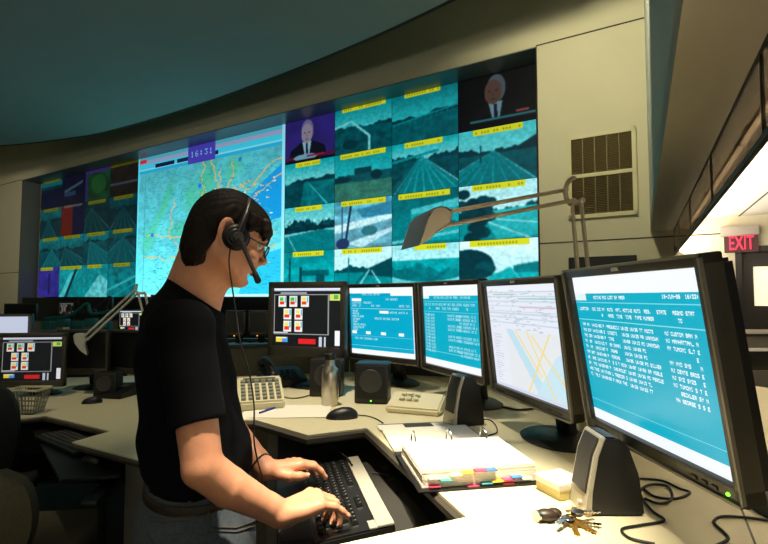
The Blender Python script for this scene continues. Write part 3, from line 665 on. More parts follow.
def pic_icons():
    im = Img(160, 128, (20, 22, 24)); im.rect(0, 0, 1, .045, (190, 200, 230)); im.rect(0, .0, 1, .02, (240, 244, 250))
    G = (150, 150, 150); im.rect(.0, .1, .83, .115, G); im.rect(0, .115, .015, .78, G); im.rect(.815, .1, .83, .8, G); im.rect(0, .78, .83, .795, G); im.rect(.1, .07, .5, .09, (170, 175, 180))
    for i, (x, y) in enumerate(((.07, .13), (.235, .13), (.41, .13), (.15, .35), (.32, .35), (.15, .56), (.32, .56))):
        im.rect(x, y, x+.12, y+.19, (240, 240, 236)); im.rect(x+.015, y+.03, x+.075, y+.09, (60, 200, 70) if i < 2 else (246, 230, 90)); im.rect(x+.015, y+.1, x+.085, y+.155, (235, 60, 30)); im.rect(x+.09, y+.02, x+.11, y+.12, (90, 190, 220))
    im.rect(.84, .1, 1, .21, (210, 226, 110)); im.rect(.9, .12, .96, .19, (90, 180, 80)); im.rect(.04, .84, .13, .93, (240, 214, 60)); im.rect(.13, .84, .22, .93, (80, 150, 230)); im.rect(.04, .84, .2, .87, (250, 240, 180))
    im.rect(.38, .87, .64, .95, (226, 34, 34)); im.rect(.69, .83, .73, .99, (200, 206, 220)); im.rect(.76, .83, .79, .99, (200, 206, 220)); im.rect(.92, .72, 1, .97, (246, 246, 250))
    im.rect(0, .76, .22, .775, (230, 230, 235))
    return im
PIC = dict(m5=pic_m5, m4=pic_m4, m3=pic_m3, m2=pic_m2, icons=pic_icons)
def monitor(label, x, y, zc, yaw, tilt, base_z, pic_key, W=.447, H=.37, side=.0195, top=.020, bot=.027, name='computer_monitor', edge=True, group=None, dim=1.0, led=None, solid_stand=False, far_pole=False):
    t = thing(name, label, 'monitor', (x, y, base_z), yaw, group)
    T = Matrix.Translation((0, 0, zc-base_z)) @ Matrix.Rotation(tilt, 4, 'X') @ Matrix.Translation((0, .02, 0))
    sw, sh = W-2*side, H-top-bot; scz = -H/2+bot
    q = MB()
    q.box((-W/2+side/2, -.003, 0), (side, .034, H), bev=.004); q.box((W/2-side/2, -.003, 0), (side, .034, H), bev=.004)
    q.box((0, -.003, H/2-top/2), (W, .034, top), bev=.004); q.box((0, -.003, -H/2+bot/2), (W, .034, bot), bev=.004)
    q.box((0, .004, 0), (W-.01, .02, H-.01))
    q.apply(T); q.build('bezel', M['bezel'], t)
    if edge:
        q = MB(); e = .0045
        for (cx, cz, w, h) in ((0, H/2-e/2, W-.012, e), (0, -H/2+e/2, W-.012, e), (-W/2+e/2, 0, e, H-.012), (W/2-e/2, 0, e, H-.012)): q.box((cx, -.0215, cz), (w, .006, h))
        q.apply(T); q.build('bezel_rim', M['bezel_edge'], t)
        q = MB(); q.box((0, -.0215, H/2-top/2), (.022, .004, .007), bev=.001); q.apply(T); q.build('badge', M['silver'], t)
        q = MB()
        for k in range(3): q.box((W/2-.1+k*.022, -.021, -H/2+bot*.45), (.012, .004, .006), bev=.001)
        q.apply(T); q.build('button', M['darkgrey'], t)
        q = MB(); q.box((-W/2+.06, -.0205, -H/2+bot*.45), (.05, .0025, .004)); q.apply(T); q.build('slot', M['blackmatte'], t)
    if led:
        q = MB(); q.sph((W/2-.03, -.021, -H/2+bot*.45), .003); q.apply(T); q.build('power_light', M[led], t)
    # rear housing tapering away
    q = MB()
    q.prism([(-W/2+.012, .012, -H/2+.012), (W/2-.012, .012, -H/2+.012), (W/2-.012, .012, H/2-.012), (-W/2+.012, .012, H/2-.012)], (0, .03, 0), bev=.006)
    q.box((0, .06, -.01), (W*.62, .05, H*.62), bev=.014); q.apply(T); q.build('rear_housing', M['black'], t)
    if pic_key:
        im = PIC[pic_key]()
        im.a = im.a*dim
        me = grid_mesh('display', sw, sh, im, T @ Matrix.Translation((0, -.0085, scz)))
        finish('display', me, M['scr'], t, False)
    else:
        q = MB(); q.box((0, -.008, scz+sh/2), (sw, .004, sh)); q.apply(T); q.build('display', M['black'], t, False)
    hz = zc-base_z
    q = MB()
    if solid_stand: q.box((0, .1, hz*.55), (.10, .09, hz*1.1), bev=.012)
    else:
        q.tube([(0, .165, .012), (0, .15, .05), (0, .125, hz*.55), (0, .115, hz*.85), (0, .085, hz)], .022, 12, 6)
        q.box((0, .135, hz*.5), (.07, .03, hz*.9), bev=.01, rot=(.12, 0, 0))
    if far_pole: q.bm.clear(); q.cyl((0, .36, .01), (0, .36, hz+.03), .022); q.box((0, .22, hz), (.05, .30, .04), bev=.01)
    q.build('stand_neck', M['black'], t)
    q = MB(); q.lathe([(.0, 0), (.118, 0), (.12, .006), (.1, .016), (.03, .024), (0, .024)], (0, .36 if far_pole else .12, .0), 40, Matrix.Diagonal((1.05, .85, 1, 1))); q.build('stand_base', M['black'], t)
    return t
MG = 'monitors on the raised desk'
def mz(rel): return CAMZ+rel
monitor('black monitor with red and green icon tiles, behind the steel bottle', -.356, 2.181, mz(-.100), -.305, -.014, DL, 'icons', .385, .34, .025, .03, .045, edge=False, group=MG)
monitor('monitor with cyan form screen, right of the icon tile monitor', -.021, 2.273, mz(-.121), -.725, .063, DL, 'm2', group=MG)
monitor('monitor with cyan table screen, left of the white map monitor', .247, 1.869, mz(-.121), -1.144, .046, DL, 'm3', group=MG)
monitor('monitor with pale white map page and yellow roads', .396, 1.411, mz(-.130), -1.340, .109, DL, 'm4', group=MG)
monitor('nearest and largest monitor with a cyan table of white text', .468, .916, mz(-.120), -1.494, .153, DL, 'm5', group=MG, led='led_g', far_pole=True)

# =================================================================== DESKS
def desk(name, label, outline, z, edge_h=.03):
    c = sum((Vector(p) for p in outline), Vector((0, 0)))/len(outline)
    t = thing(name, label, 'desk', (c.x, c.y, 0))
    pts = [Vector((p[0]-c.x, p[1]-c.y, z-edge_h)) for p in outline]
    q = MB(); q.prism(pts, (0, 0, edge_h)); q.build('worktop', M['desk'], t, False)
    q = MB(); n = len(pts)
    q.tube([p+Vector((0, 0, .012)) for p in pts], .0125, 6, 1, closed=True); q.build('edge_band', M['desk_edge'], t, True)
    return t, c
Qd = lambda x, y: tuple(Q(x, y, DL).xy)
A_, B_, C_, D_, E_ = Qd(308, 435), Qd(256, 420), Qd(367, 428), Qd(466, 517), Qd(335, 545)
OUT = [E_, (-.16, .60), (-.10, .34), (1.2, .30), (1.9, .9), (2.1, 1.6), (1.75, 2.3), (1.05, 2.08), (.62, 2.46), (-.2, 2.72), (-.86, 2.55), (-.62, 1.72), (-.55, 1.655), B_, A_, C_, D_]
t, c = desk('desk', 'raised cream desk with keyboard cutout under the five monitors', OUT, DL)
for i, (x, y) in enumerate(((.2, .45), (1.5, .7), (1.5, 2.0), (.5, 2.3), (-.5, 2.3))):
    q = MB(); q.box((x-c.x, y-c.y, .485), (.08, .08, .97), bev=.006); q.box((x-c.x, y-c.y, .02), (.5, .09, .04), bev=.01); q.build('leg', M['cab'], t)
q = MB(); q.prism([Vector((Qd(738, 503)[0]-c.x, Qd(738, 503)[1]-c.y, DL+.0003)), Vector((Qd(740, 503)[0]-c.x, Qd(740, 503)[1]-c.y, DL+.0003)), Vector((Qd(758, 548)[0]-c.x, Qd(758, 548)[1]-c.y, DL+.0003)), Vector((Qd(755.5, 548)[0]-c.x, Qd(755.5, 548)[1]-c.y, DL+.0003))], (0, 0, .0006)); q.build('seam', M['desk_edge'], t, False)
# modesty panel below the worktop edge behind the tray
q = MB(); a = Vector(B_); b2 = Vector(C_)
q.prism([(a.x-c.x, a.y-c.y+.35, .25), (b2.x-c.x+.3, b2.y-c.y+.40, .25), (b2.x-c.x+.3, b2.y-c.y+.40, .96), (a.x-c.x, a.y-c.y+.35, .96)], (0, .02, 0)); q.build('back_panel', M['blackmatte'], t, False)
q = MB(); q.prism([(.28-c.x, .5-c.y, .3), (.30-c.x, .5-c.y, .3), (.26-c.x, 1.5-c.y, .3), (.24-c.x, 1.5-c.y, .3)], (0, 0, .66)); q.build('side_panel', M['blackmatte'], t, False)
# keyboard tray
TZ = .895
tp = [Q(300, 455, TZ), Q(386, 447, TZ), Q(392, 470, TZ), Q(430, 519, TZ), Q(440, 560, TZ), Q(300, 560, TZ)]
c3 = sum(tp, Vector())/len(tp)
t = thing('keyboard_tray', 'dark grey keyboard tray in the desk cutout', 'tray', c3)
q = MB(); q.prism([p-c3-Vector((0, 0, .012)) for p in tp], (0, 0, .012), bev=.003); q.build('tray', M['darkgrey'], t)
q = MB(); q.box((.05, .1, -.05), (.05, .5, .06), bev=.005); q.build('arm', M['black'], t)
# partition behind the desk
pp = [(-.90, 2.62), (-.2, 2.80), (.66, 2.53), (1.06, 2.17)]
t = thing('desk_partition', 'low olive fabric partition along the back of the raised desk', 'partition', (0, 2.6, 0))
for (a, b2) in zip(pp, pp[1:]):
    a = Vector((a[0], a[1]-2.6, 0)); b2 = Vector((b2[0], b2[1]-2.6, 0)); n = (b2-a).normalized().cross(Vector((0, 0, 1)))*-.05
    q = MB(); q.prism([a, b2, b2+n, a+n], (0, 0, 1.14), bev=.004); q.build('fabric_panel', M['partition'], t)
    q = MB(); q.prism([a-n*.15+Vector((0, 0, 1.14)), b2-n*.15+Vector((0, 0, 1.14)), b2+n*1.15+Vector((0, 0, 1.14)), a+n*1.15+Vector((0, 0, 1.14))], (0, 0, .02), bev=.004); q.build('top_rail', M['darkgrey'], t)

# =================================================================== THINGS ON THE RAISED DESK
def dpt(x, y, dz=0): v = Q(x, y, DL+dz); return Vector((v.x, v.y, DL))
# steel bottle
p = dpt(330, 405)
t = thing('water_bottle', 'brushed steel bottle with black cap beside the black desk speaker', 'bottle', p)
q = MB(); q.lathe([(0, 0), (.030, 0), (.033, .004), (.033, .125), (.030, .14), (.020, .15), (.0185, .156), (.0185, .178), (.0, .178)], n=40); q.build('body', M['steel'], t)
q = MB(); q.lathe([(0, .176), (.0205, .176), (.0205, .198), (.015, .202), (0, .202)]); q.tube([(-.012, 0, .2), (-.010, 0, .214), (0, 0, .22), (.010, 0, .214), (.012, 0, .2)], .003, 8, 4); q.build('cap', M['black'], t)
# black computer speaker
def black_speaker(p, rz, label):
    t = thing('desk_speaker', label, 'speaker', p, rz)
    q = MB(); q.box((0, .055, .078), (.135, .11, .156), bev=.008); q.build('cabinet', M['black'], t)
    q = MB(); q.box((0, -.002, .084), (.118, .006, .13), bev=.003); q.build('grille', M['blackmatte'], t)
    q = MB(); q.lathe([(.028, 0), (.044, .001), (.046, .004), (.044, .006), (.03, .004)], (0, -.006, .09), 32, Matrix.Rotation(PI/2, 4, 'X')); q.build('ring', M['darkgrey'], t)
    q = MB(); q.sph((.0, -.006, .013), .0028); q.build('power_light', M['led_g'], t)
    return t
p = dpt(371, 404); black_speaker(p, -.12, 'squat black speaker with a green light under the cyan form monitor')
p = dpt(325, 397); black_speaker(p, -.05, 'squat black speaker half hidden behind the steel bottle')
# silver and black speakers
def tall_speaker(p, rz, label, h=.19, group=None):
    t = thing('desk_speaker', label, 'speaker', p, rz, group)
    prof = [(0, 0), (.006, h*.3), (.020, h*.75), (.036, h), (.062, h*.99), (.085, h*.86), (.104, h*.5), (.112, 0)]
    w = .076
    q = MB(); q.prism([(-w/2, y, z) for y, z in prof], (w, 0, 0), bev=.004); q.build('cabinet', M['black'], t)
    fr = [(0, 0), (.006, h*.3), (.020, h*.75), (.036, h), (.043, h), (.028, h*.75), (.015, h*.3), (.012, 0)]
    q = MB(); q.prism([(-w/2-.004, y-.004, z) for y, z in fr], (w+.008, 0, 0), bev=.002); q.build('front_trim', M['silver'], t)
    gr = [(.0055, h*.27), (.020, h*.75), (.0345, h*.975), (.038, h*.96), (.026, h*.72), (.012, h*.27)]
    q = MB(); q.prism([(-w/2+.006, y-.0075, z) for y, z in gr], (w-.012, 0, 0), bev=.0015); q.build('grille', M['darkgrey'], t)
    q = MB(); q.cyl((.015, -.01, h*.12), (.015, .0, h*.115), .006); q.build('knob', M['silver'], t)
    return t
tall_speaker(dpt(449, 425)+Vector((0.0, 0, 0)), -R(72), 'silver and black speaker between beige box and white map monitor', .162)
tall_speaker(dpt(579, 508)+Vector((.0, 0, 0)), -R(90), 'nearest silver and black speaker, beside the bunch of keys', .150)
# beige phone with keypad
def phone(p, rz, label, w=.17, d=.2, kb='beige_key', body='beige', rows=6, cols=6, name='desk_phone', cat='telephone'):
    t = thing(name, label, cat, p, rz)
    q = MB(); q.prism([(-w/2, -d/2, 0), (-w/2, d/2, 0), (-w/2, d/2, .062), (-w/2, d*.32, .066), (-w/2, -d/2, .022)], (w, 0, 0), bev=.005); q.build('body', M[body], t)
    sl = math.atan2(.044, d*.82)
    Tm = Matrix.Translation((0, -d/2, .022)) @ Matrix.Rotation(sl, 4, 'X')
    q = MB(); q.box((.0, d*.70, .001), (w*.74, d*.14, .006), bev=.002); q.apply(Tm); q.build('display', M['lcd'], t)
    for i in range(rows):
        for j in range(cols):
            q = MB(); q.box((-w*.38+w*.76*j/(cols-1), .018+(d*.56)*i/(rows-1), .003), (w*.1, d*.065, .007), bev=.0015); q.apply(Tm); q.build('key', M[kb], t)
    return t
phone(Q(260, 397, DL+.03)*1.0, .32, 'beige keypad telephone beside the man, behind the paper sheets', kb='keygrey')
_p = [o for o in bpy.data.objects if o.name.startswith('desk_phone') and not o.parent][-1]; _p.location.z = DL; _p.scale = (1, 1, 1.5)
# black phone
p = dpt(282, 384)
t = thing('desk_phone', 'black telephone with handset behind the beige keypad telephone', 'telephone', p, .5)
q = MB(); q.prism([(-.1, -.1, 0), (-.1, .1, 0), (-.1, .1, .07), (-.1, .04, .075), (-.1, -.1, .03)], (.2, 0, 0), bev=.006); q.build('body', M['black'], t)
q = MB(); q.tube([(-.07, -.10, .07), (-.075, -.04, .1), (-.075, .04, .115), (-.07, .1, .1)], .018, 12, 5); q.sph((-.07, -.1, .062), .028, (1, 1, .8)); q.sph((-.07, .1, .092), .028, (1, 1, .8)); q.build('handset', M['black'], t)
for i in range(4):
    for j in range(3):
        q = MB(); q.box((.0+j*.028, -.07+i*.026, .04+i*.008), (.018, .016, .008), bev=.002); q.build('key', M['darkgrey'], t)
# beige box with keypad (intercom)
p = dpt(416, 411)
t = thing('intercom_box', 'low beige box with a small cluster of keys under the monitors', 'intercom', p, -.34)
q = MB(); q.prism([(-.1, -.06, 0), (-.1, .07, 0), (-.1, .065, .055), (-.1, .045, .058), (-.1, -.06, .022)], (.2, 0, 0), bev=.006); q.build('body', M['beige'], t)
for i in range(2):
    for j in range(3):
        q = MB(); q.box((-.05+j*.026, -.012+i*.03, .047+i*.010), (.019, .014, .008), bev=.002, rot=(.33, 0, 0)); q.build('key', M['beige'], t)
# sheets of paper + pen
p = dpt(283, 412)
for i, (dx, dy, a, lb) in enumerate(((0, 0, .12, 'white paper sheet lying lowest beside the blue pen'), (.03, .005, .02, 'white paper sheet lying on top of another near the blue pen'))):
    q = MB(); q.box((0, 0, .0006), (.28, .19, .0012)); o = q.build('paper_sheet', M['paper'], None, False); o.location = p+Vector((dx, dy, .0005+.0014*i)); o.rotation_euler = (0, 0, a); tag(o, lb, 'paper', 'loose sheets on the raised desk')
p = dpt(270, 411)
t = thing('pen', 'blue pen lying on the paper sheets', 'pen', p+Vector((0, 0, .0065)), .0, rot=(0, 0, 1.15))
q = MB(); q.cyl((-.06, 0, 0), (.055, 0, 0), .0035, n=10); q.build('barrel', M['bluepen'], t)
q = MB(); q.cyl((.055, 0, 0), (.07, 0, 0), .0035, .001, n=10); q.build('tip', M['black'], t)
# mouse
def mouse(p, rz, label, cable=None):
    t = thing('computer_mouse', label, 'mouse', p, rz)
    q = MB(); q.sph((0, 0, .004), 1, (.056, .031, .033), u=28, v=16)
    for v in q.bm.verts:
        if v.co.z < 0: v.co.z = 0
        v.co.z += .004*math.sin(v.co.x*30)*(1 if v.co.z > .002 else 0)
    q.build('body', M['black'], t)
    q = MB(); q.cyl((.03, -.004, .027), (.03, .004, .027), .008, n=16); q.build('wheel', M['darkgrey'], t)
    if cable:
        q = MB(); q.tube([Vector(c_) for c_ in cable], .002, 6, 6); q.build('cable', M['rubber'], t)
    return t
pm = dpt(342, 418)
def rel(p0, rz, pts, z=DL, dz=.003):
    mi = Matrix.Rotation(-rz, 3, 'Z'); return [mi @ (Vector((Q(x, y, z).x, Q(x, y, z).y, z+dz))-p0) for x, y in pts]
mouse(pm, .15, 'black computer mouse on the raised desk near the keyboard cutout', [(.05, 0, .008)]+rel(pm, .15, [(359, 416), (368, 417), (377, 420), (383, 424)]))
# binder
p = dpt(425.6, 491); ba = R(10)
BM = Matrix.Translation(p) @ Matrix.Rotation(ba, 4, 'Z')
t = thing('ring_binder', 'open ring binder thick with white pages and coloured tabs', 'binder', p, ba)
q = MB(); q.box((.125, .105, .002), (.285, .235, .004), bev=.001); q.box((.125, .235, .002), (.285, .04, .004), bev=.001); q.box((.125, .40, .002), (.285, .28, .004), bev=.001); q.build('cover', M['black'], t)
rr = random.Random(4)
q = MB()
n = 22
for i in range(n):
    z = .0045+i*.0017; sk = (i/n)*-.004
    q.box((.128+rr.uniform(-.0015, .0015), .112+rr.uniform(-.001, .001)-sk, z), (.268, .212, .0012), rot=(0, 0, rr.uniform(-.004, .004)))
q.build('page_stack', M['paper'], t, False)
q = MB()
for i in range(6): q.box((.118+rr.uniform(-.002, .002), .360+rr.uniform(-.003, .003), .0046+i*.0012), (.27, .2, .0009))
q.build('left_pages', M['paper'], t, False)
for xx in (.02, .20):
    q = MB(); q.box((xx, .495, .0050), (.085, .06, .0014)); q.build('pocket_strip', M['paper'], t, False)
for xx in (.03, .128, .226):
    q = MB(); q.tube([(xx, .235+.028*math.cos(a_), .022+.040*math.sin(a_)) for a_ in [i*PI/9-.35 for i in range(12)]], .0022, 8, 2); q.build('ring', M['chrome'], t)
q = MB(); q.box((.128, .235, .008), (.25, .02, .006), bev=.002); q.build('ring_rail', M['chrome'], t)
tabs = [(.02, .009, 'pink'), (.045, .020, 'teal'), (.07, .030, 'clear'), (.095, .033, 'yellow'), (.125, .036, 'pink'), (.15, .036, 'blue'), (.108, .004, 'pink'), (.14, .008, 'teal'), (.165, .011, 'yellow'), (.19, .013, 'pink'), (.21, .017, 'blue'), (.235, .012, 'clear'), (.02, .026, 'clear'), (.19, .004, 'red')]
for (xx, zz, cc) in tabs:
    q = MB(); q.box((xx, .001, zz), (.026, .016, .0022)); q.build('index_tab', M['tab'][cc], t, False)
# note pads
for i, (dx, dy, a, m_, lb, hh, wd) in enumerate(((0, 0, .35, 'yellow', 'stack of yellow note sheets, lower pad beside the nearest speaker', .022, .075), (-.006, -.004, .42, 'paper', 'cream note pad lying on the yellow pad by the nearest speaker', .012, .075))):
    q = MB()
    for k in range(int(hh/.002)): q.box((rr.uniform(-.0008, .0008), rr.uniform(-.0008, .0008), .001+k*.002), (wd, wd, .0018))
    o = q.build('note_pad', M[m_], None, False); o.location = dpt(562, 492)+Vector((dx, dy, 0 if i == 0 else .0222)); o.rotation_euler = (0, 0, a); tag(o, lb, 'note pad')
# keys
p = dpt(573, 524)
t = thing('key_bunch', 'bunch of brass keys with dark leather fob on the desk', 'keys', p)
q = MB(); q.sph((-.045, .012, .011), 1, (.022, .014, .011)); q.sph((-.028, .018, .012), 1, (.014, .012, .009)); q.build('fob', M['leather'], t)
q = MB(); q.cyl((-.062, .008, .012), (-.066, .006, .012), .010, n=16); q.build('fob_cap', M['chrome'], t)
q = MB(); q.tube([(-.005+.014*math.cos(a_), .008+.014*math.sin(a_), .006+.003*math.sin(2*a_)) for a_ in [k*2*PI/14 for k in range(14)]], .0014, 6, 2, closed=True); q.build('ring', M['chrome'], t)
for k, a_ in enumerate((-.4, -1.0, -1.7, -2.4, .3, 1.1, -.1)):
    q = MB(); q.lathe([(0, -.001), (.011, -.001), (.012, 0), (.011, .001), (0, .001)], (.012, 0, 0), 16); q.box((.036, 0, 0), (.032, .007, .002))
    for s_ in range(4): q.box((.028+s_*.006, -.004, 0), (.003, .004+.001*(s_ % 2), .002))
    q.apply(Matrix.Translation((-.002, .004, .004+.0028*k)) @ Matrix.Rotation(a_, 4, 'Z') @ Matrix.Rotation(.10*((k % 3)-.4), 4, 'Y'))
    q.build('key', M['brass'] if k % 3 else M['chrome'], t)
# loose cables on the desk
def cable(label, pts, r=.0026, m='rubber', z=DL, name='cable', group=None):
    ps = [Q(a, b2, z) for a, b2 in pts]; o0 = ps[0].copy(); hs = [(c_[2] if len(c_) > 2 else 0) for c_ in [(0, 0)]*len(ps)]
    q = MB(); q.tube([v-o0+Vector((0, 0, r+.0004)) for v in ps], r, 8, 8); o = q.build(name, M[m], None); o.location = o0; return tag(o, label, 'cable', group)
cable('black cable looping from the nearest speaker across desk to bottom edge', [(645, 500), (660, 505), (672, 500), (668, 488), (650, 486), (640, 494), (652, 512), (664, 522), (640, 527), (622, 531), (630, 540), (655, 546)])
cable('thin black cable curving under the nearest monitor at desk right', [(768, 522), (745, 519), (722, 518), (714, 524), (724, 534), (728, 541), (715, 548)])
cable('black cable tangle running behind nearest monitor base', [(640, 480), (662, 482), (680, 490), (690, 494), (676, 500), (655, 498), (644, 490)])
cable('black cable on desk behind the white map monitor', [(462, 406), (480, 409), (500, 408), (520, 411), (545, 408)], .004)
cable('thin black cable curling right of the small silver speaker', [(478, 421), (488, 420), (495, 425), (497, 433), (488, 437), (492, 444)], .002)
cable('grey cable crossing the desk between telephone and black speaker', [(278, 396), (292, 399), (306, 397), (318, 392)], .003, 'greycable')
q0 = Q(309, 438, .9)
cable('thin black cable hanging into the keyboard cutout', [(312, 441), (330, 446), (346, 458), (352, 466)], .0025, 'rubber', .93)

# =================================================================== KEYBOARD
KZ = TZ+.012
fl, fr_, nr, nl = Q(309, 464, KZ+.012), Q(354, 460, KZ+.02), Q(387, 524, KZ+.02), Q(323, 528, KZ+.012)
ax = ((nl-fl)+(nr-fr_)); ax.z = 0; ax.normalize()                 # length direction (towards the viewer) = keyboard's right
ky = Vector((-ax.y, ax.x, 0))                                      # keyboard's back direction
kc = (fl+fr_+nr+nl)/4; KW, KD = .455, .175
KO = Vector((kc.x, kc.y, TZ))
krz = math.atan2(ax.y, ax.x)
print('keyboard', kc, 'len', ((nl-fl).length+(nr-fr_).length)/2, 'dep', ((fr_-fl).length+(nr-nl).length)/2, 'rz', krz)
t = thing('computer_keyboard', 'black computer keyboard with a silver top strip under the man\'s hands', 'keyboard', KO, krz)
KT = Matrix.Rotation(R(4.5), 4, 'X')
q = MB(); q.prism([(-KW/2, -KD/2, .004), (-KW/2, KD/2, .004), (-KW/2, KD/2, .024), (-KW/2, -KD/2, .018)], (KW, 0, 0), bev=.004); q.apply(KT); q.build('base', M['black'], t)
q = MB(); q.box((0, KD/2-.020, .0255), (KW-.002, .038, .006), bev=.002); q.box((KW/2-.02, KD/2-.046, .0235), (.036, .02, .004), bev=.001); q.apply(KT); q.build('top_strip', M['silver'], t)
q = MB(); q.box((0, -KD/2-.038, .009), (KW*.96, .075, .016), bev=.006); q.build('palm_rest', M['black'], t)
u = .0188
km = {}
def key(x, y, w=1, d=1):
    kk = (w, d)
    if kk not in km:
        q = MB(); a, b2 = u*w/2-.0012, u*d/2-.0012; h = .0085
        vs = [(-a, -b2, 0), (a, -b2, 0), (a, b2, 0), (-a, b2, 0)]; ws = [(-a+.003, -b2+.002, h), (a-.003, -b2+.002, h), (a-.003, b2-.0035, h), (-a+.003, b2-.0035, h)]
        V = [q.bm.verts.new(v) for v in vs+ws]
        for f in ((4, 5, 6, 7), (0, 1, 5, 4), (1, 2, 6, 5), (2, 3, 7, 6), (3, 0, 4, 7)): q.bm.faces.new([V[i] for i in f])
        q.box((-a+.0065, b2-.0065, h+.0002), (.003, .0035, .0004))
        me = bpy.data.meshes.new('key'); q.bm.normal_update(); q.bm.to_mesh(me); q.bm.free(); me.materials.append(M['key']); me.materials.append(M['legend'])
        for pgi, pg in enumerate(me.polygons):
            if pgi >= 5: pg.material_index = 1
        km[kk] = me
    o = bpy.data.objects.new('key', km[kk]); COL.objects.link(o); o.parent = t
    o.matrix_local = KT @ Matrix.Translation((x, y, .0185+.0195*0+ (y+KD/2)*.03))
x0 = -KW/2+.016; y0 = -KD/2+.018
yk = lambda r_: y0+r_*u
def rowk(r_, ws, xs=0):
    x = x0+xs
    for w in ws:
        if w > 0: key(x+u*w/2, yk(r_), w)
        x += u*abs(w)
rowk(0, [1.25, 1.25, 1.25, 5, 1.25, 1.25, 1.25, 1.25]); rowk(1, [2.25]+[1]*10+[1.75]); rowk(2, [1.75]+[1]*11+[1.25]); rowk(3, [1.5]+[1]*12+[.5]); rowk(4, [1]*13+[1])
rowk(5.35, [1, -.6, 1, 1, 1, 1, -.4, 1, 1, 1, 1, -.4])
xn = x0+14.3*u
for r_, xs in ((0, (0, 1, 2)), (1, (1,)), (3, (0, 1, 2)), (4, (0, 1, 2)), (5.35, (0, 1, 2))):
    for k in xs: key(xn+u*(k+.5), yk(r_))
xn += 3.3*u
for r_ in range(5):
    for k in range(4):
        if (r_, k) in ((0, 1), (1, 3), (3, 3)): continue
        key(xn+u*(k+.5), yk(r_))
# small discs and cable on the tray
for (x, y, lb) in ((385, 468, 'small round dark disc on the tray, farther one'), (391, 480, 'small round dark disc on the tray, nearer one')):
    q = MB(); q.lathe([(0, 0), (.012, 0), (.012, .003), (.010, .0045), (0, .0045)]); o = q.build('disc', M['darkgrey'], None); v = Q(x, y, TZ); o.location = (v.x, v.y, TZ); tag(o, lb, 'disc')
cable('thin black cable running over the tray right of the keyboard', [(372, 474), (384, 475), (396, 479), (402, 488), (396, 494)], .002, 'rubber', TZ+.003)

# =================================================================== DESK LAMPS
def rod(q, a, b_, r=.0065): q.cyl(a, b_, r, n=10)
el = P(571, 198, 1.52); top = P(574, 177, 1.52); arm_u = P(565, 190, 1.51); arm_l = P(569, 201, 1.51)
hu = P(451, 211.5, 1.42); hl = P(446, 225.5, 1.42)
bA, bB = P(578, 275, 1.54), P(588.5, 273, 1.54)
ground = Vector(((bA.x+bB.x)/2+.012, 1.54, DL))
t = thing('desk_lamp', 'tan spring-arm desk lamp reaching over the binder', 'lamp', ground)
g = -ground
def ext(a, b_, z): d = (b_-a); return a+d*((z-a.z)/d.z)
tA, tB = P(572, 202, 1.52), P(581, 201, 1.52)
q = MB(); rod(q, tA+g, ext(tA, bA, DL+.06)+g); q.build('lower_arm', M['lamp'], t)
q = MB(); rod(q, tB+g, ext(tB, bB, DL+.06)+g); q.build('lower_arm', M['lamp'], t)
q = MB(); rod(q, arm_u+g, hu+g); q.build('upper_arm', M['lamp'], t)
q = MB(); rod(q, arm_l+g, hl+g); q.build('upper_arm', M['lamp'], t)
q = MB(); q.tube([P(580.5, 202, 1.52)+g, P(572, 203, 1.52)+g, P(567, 199, 1.515)+g, P(565.5, 189, 1.512)+g, P(569, 181, 1.515)+g, P(574.5, 177.5, 1.52)+g], .0075, 10, 5)
q.cyl(tA+g+Vector((0, -.014, 0)), tA+g+Vector((0, .014, 0)), .011); q.cyl(tB+g+Vector((0, -.014, 0)), tB+g+Vector((0, .014, 0)), .009); q.cyl(arm_u+g+Vector((0, -.012, 0)), arm_u+g+Vector((0, .012, 0)), .008)
q.build('elbow_joint', M['lamp'], t)
q = MB(); q.lathe([(0, 0), (.035, 0), (.035, .03), (.02, .035), (.02, .06), (0, .06)]); q.build('clamp', M['lamp'], t)
# head: curved wedge shade; cheek plate faces the viewer
prof = [(452, 211), (447, 207), (440.5, 206), (434, 208), (428.5, 216), (424, 230), (419, 245.5), (430, 239), (437, 232), (445.5, 226.5), (451.5, 221.5)]
Yh = 1.385
cheek = [P(x, y, Yh) for x, y in prof]
wv = (P(413, 219, 1.60)-P(433, 209.5, Yh))     # width of the shade runs away from the viewer and to the left
q = MB(); q.prism([c_+g for c_ in cheek], wv.normalized()*.006, bev=.001); q.build('cheek_plate', M['lamp'], t)
q = MB(); q.prism([c_+g+wv-wv.normalized()*.006 for c_ in cheek], wv.normalized()*.006, bev=.001); q.build('cheek_plate', M['lamp'], t)
sh = cheek[:7]
q = MB()
outer = [c_+g for c_ in sh]; cm = sum(cheek, Vector())/len(cheek)+g
inner = [o_+(cm-o_).normalized()*.004 for o_ in outer]
ring = outer+inner[::-1]
q.prism(ring, wv); q.build('shade', M['lamp_in'], t)
back = [cheek[0], cheek[-1], cheek[-2], cheek[-3], cheek[-4]]; ob = [c_+g for c_ in back]; ib = [o_+(cm-o_).normalized()*.004 for o_ in ob]
q = MB(); q.prism(ob+ib[::-1], wv); q.build('back_shell', M['lamp'], t)
q = MB(); q.cyl(hu+g+Vector((-.0, -.008, 0)), cheek[0]+g+wv*.3, .008, n=10); q.cyl(hl+g, cheek[-2]+g+wv*.3, .008, n=10); q.build('head_bracket', M['lamp'], t)

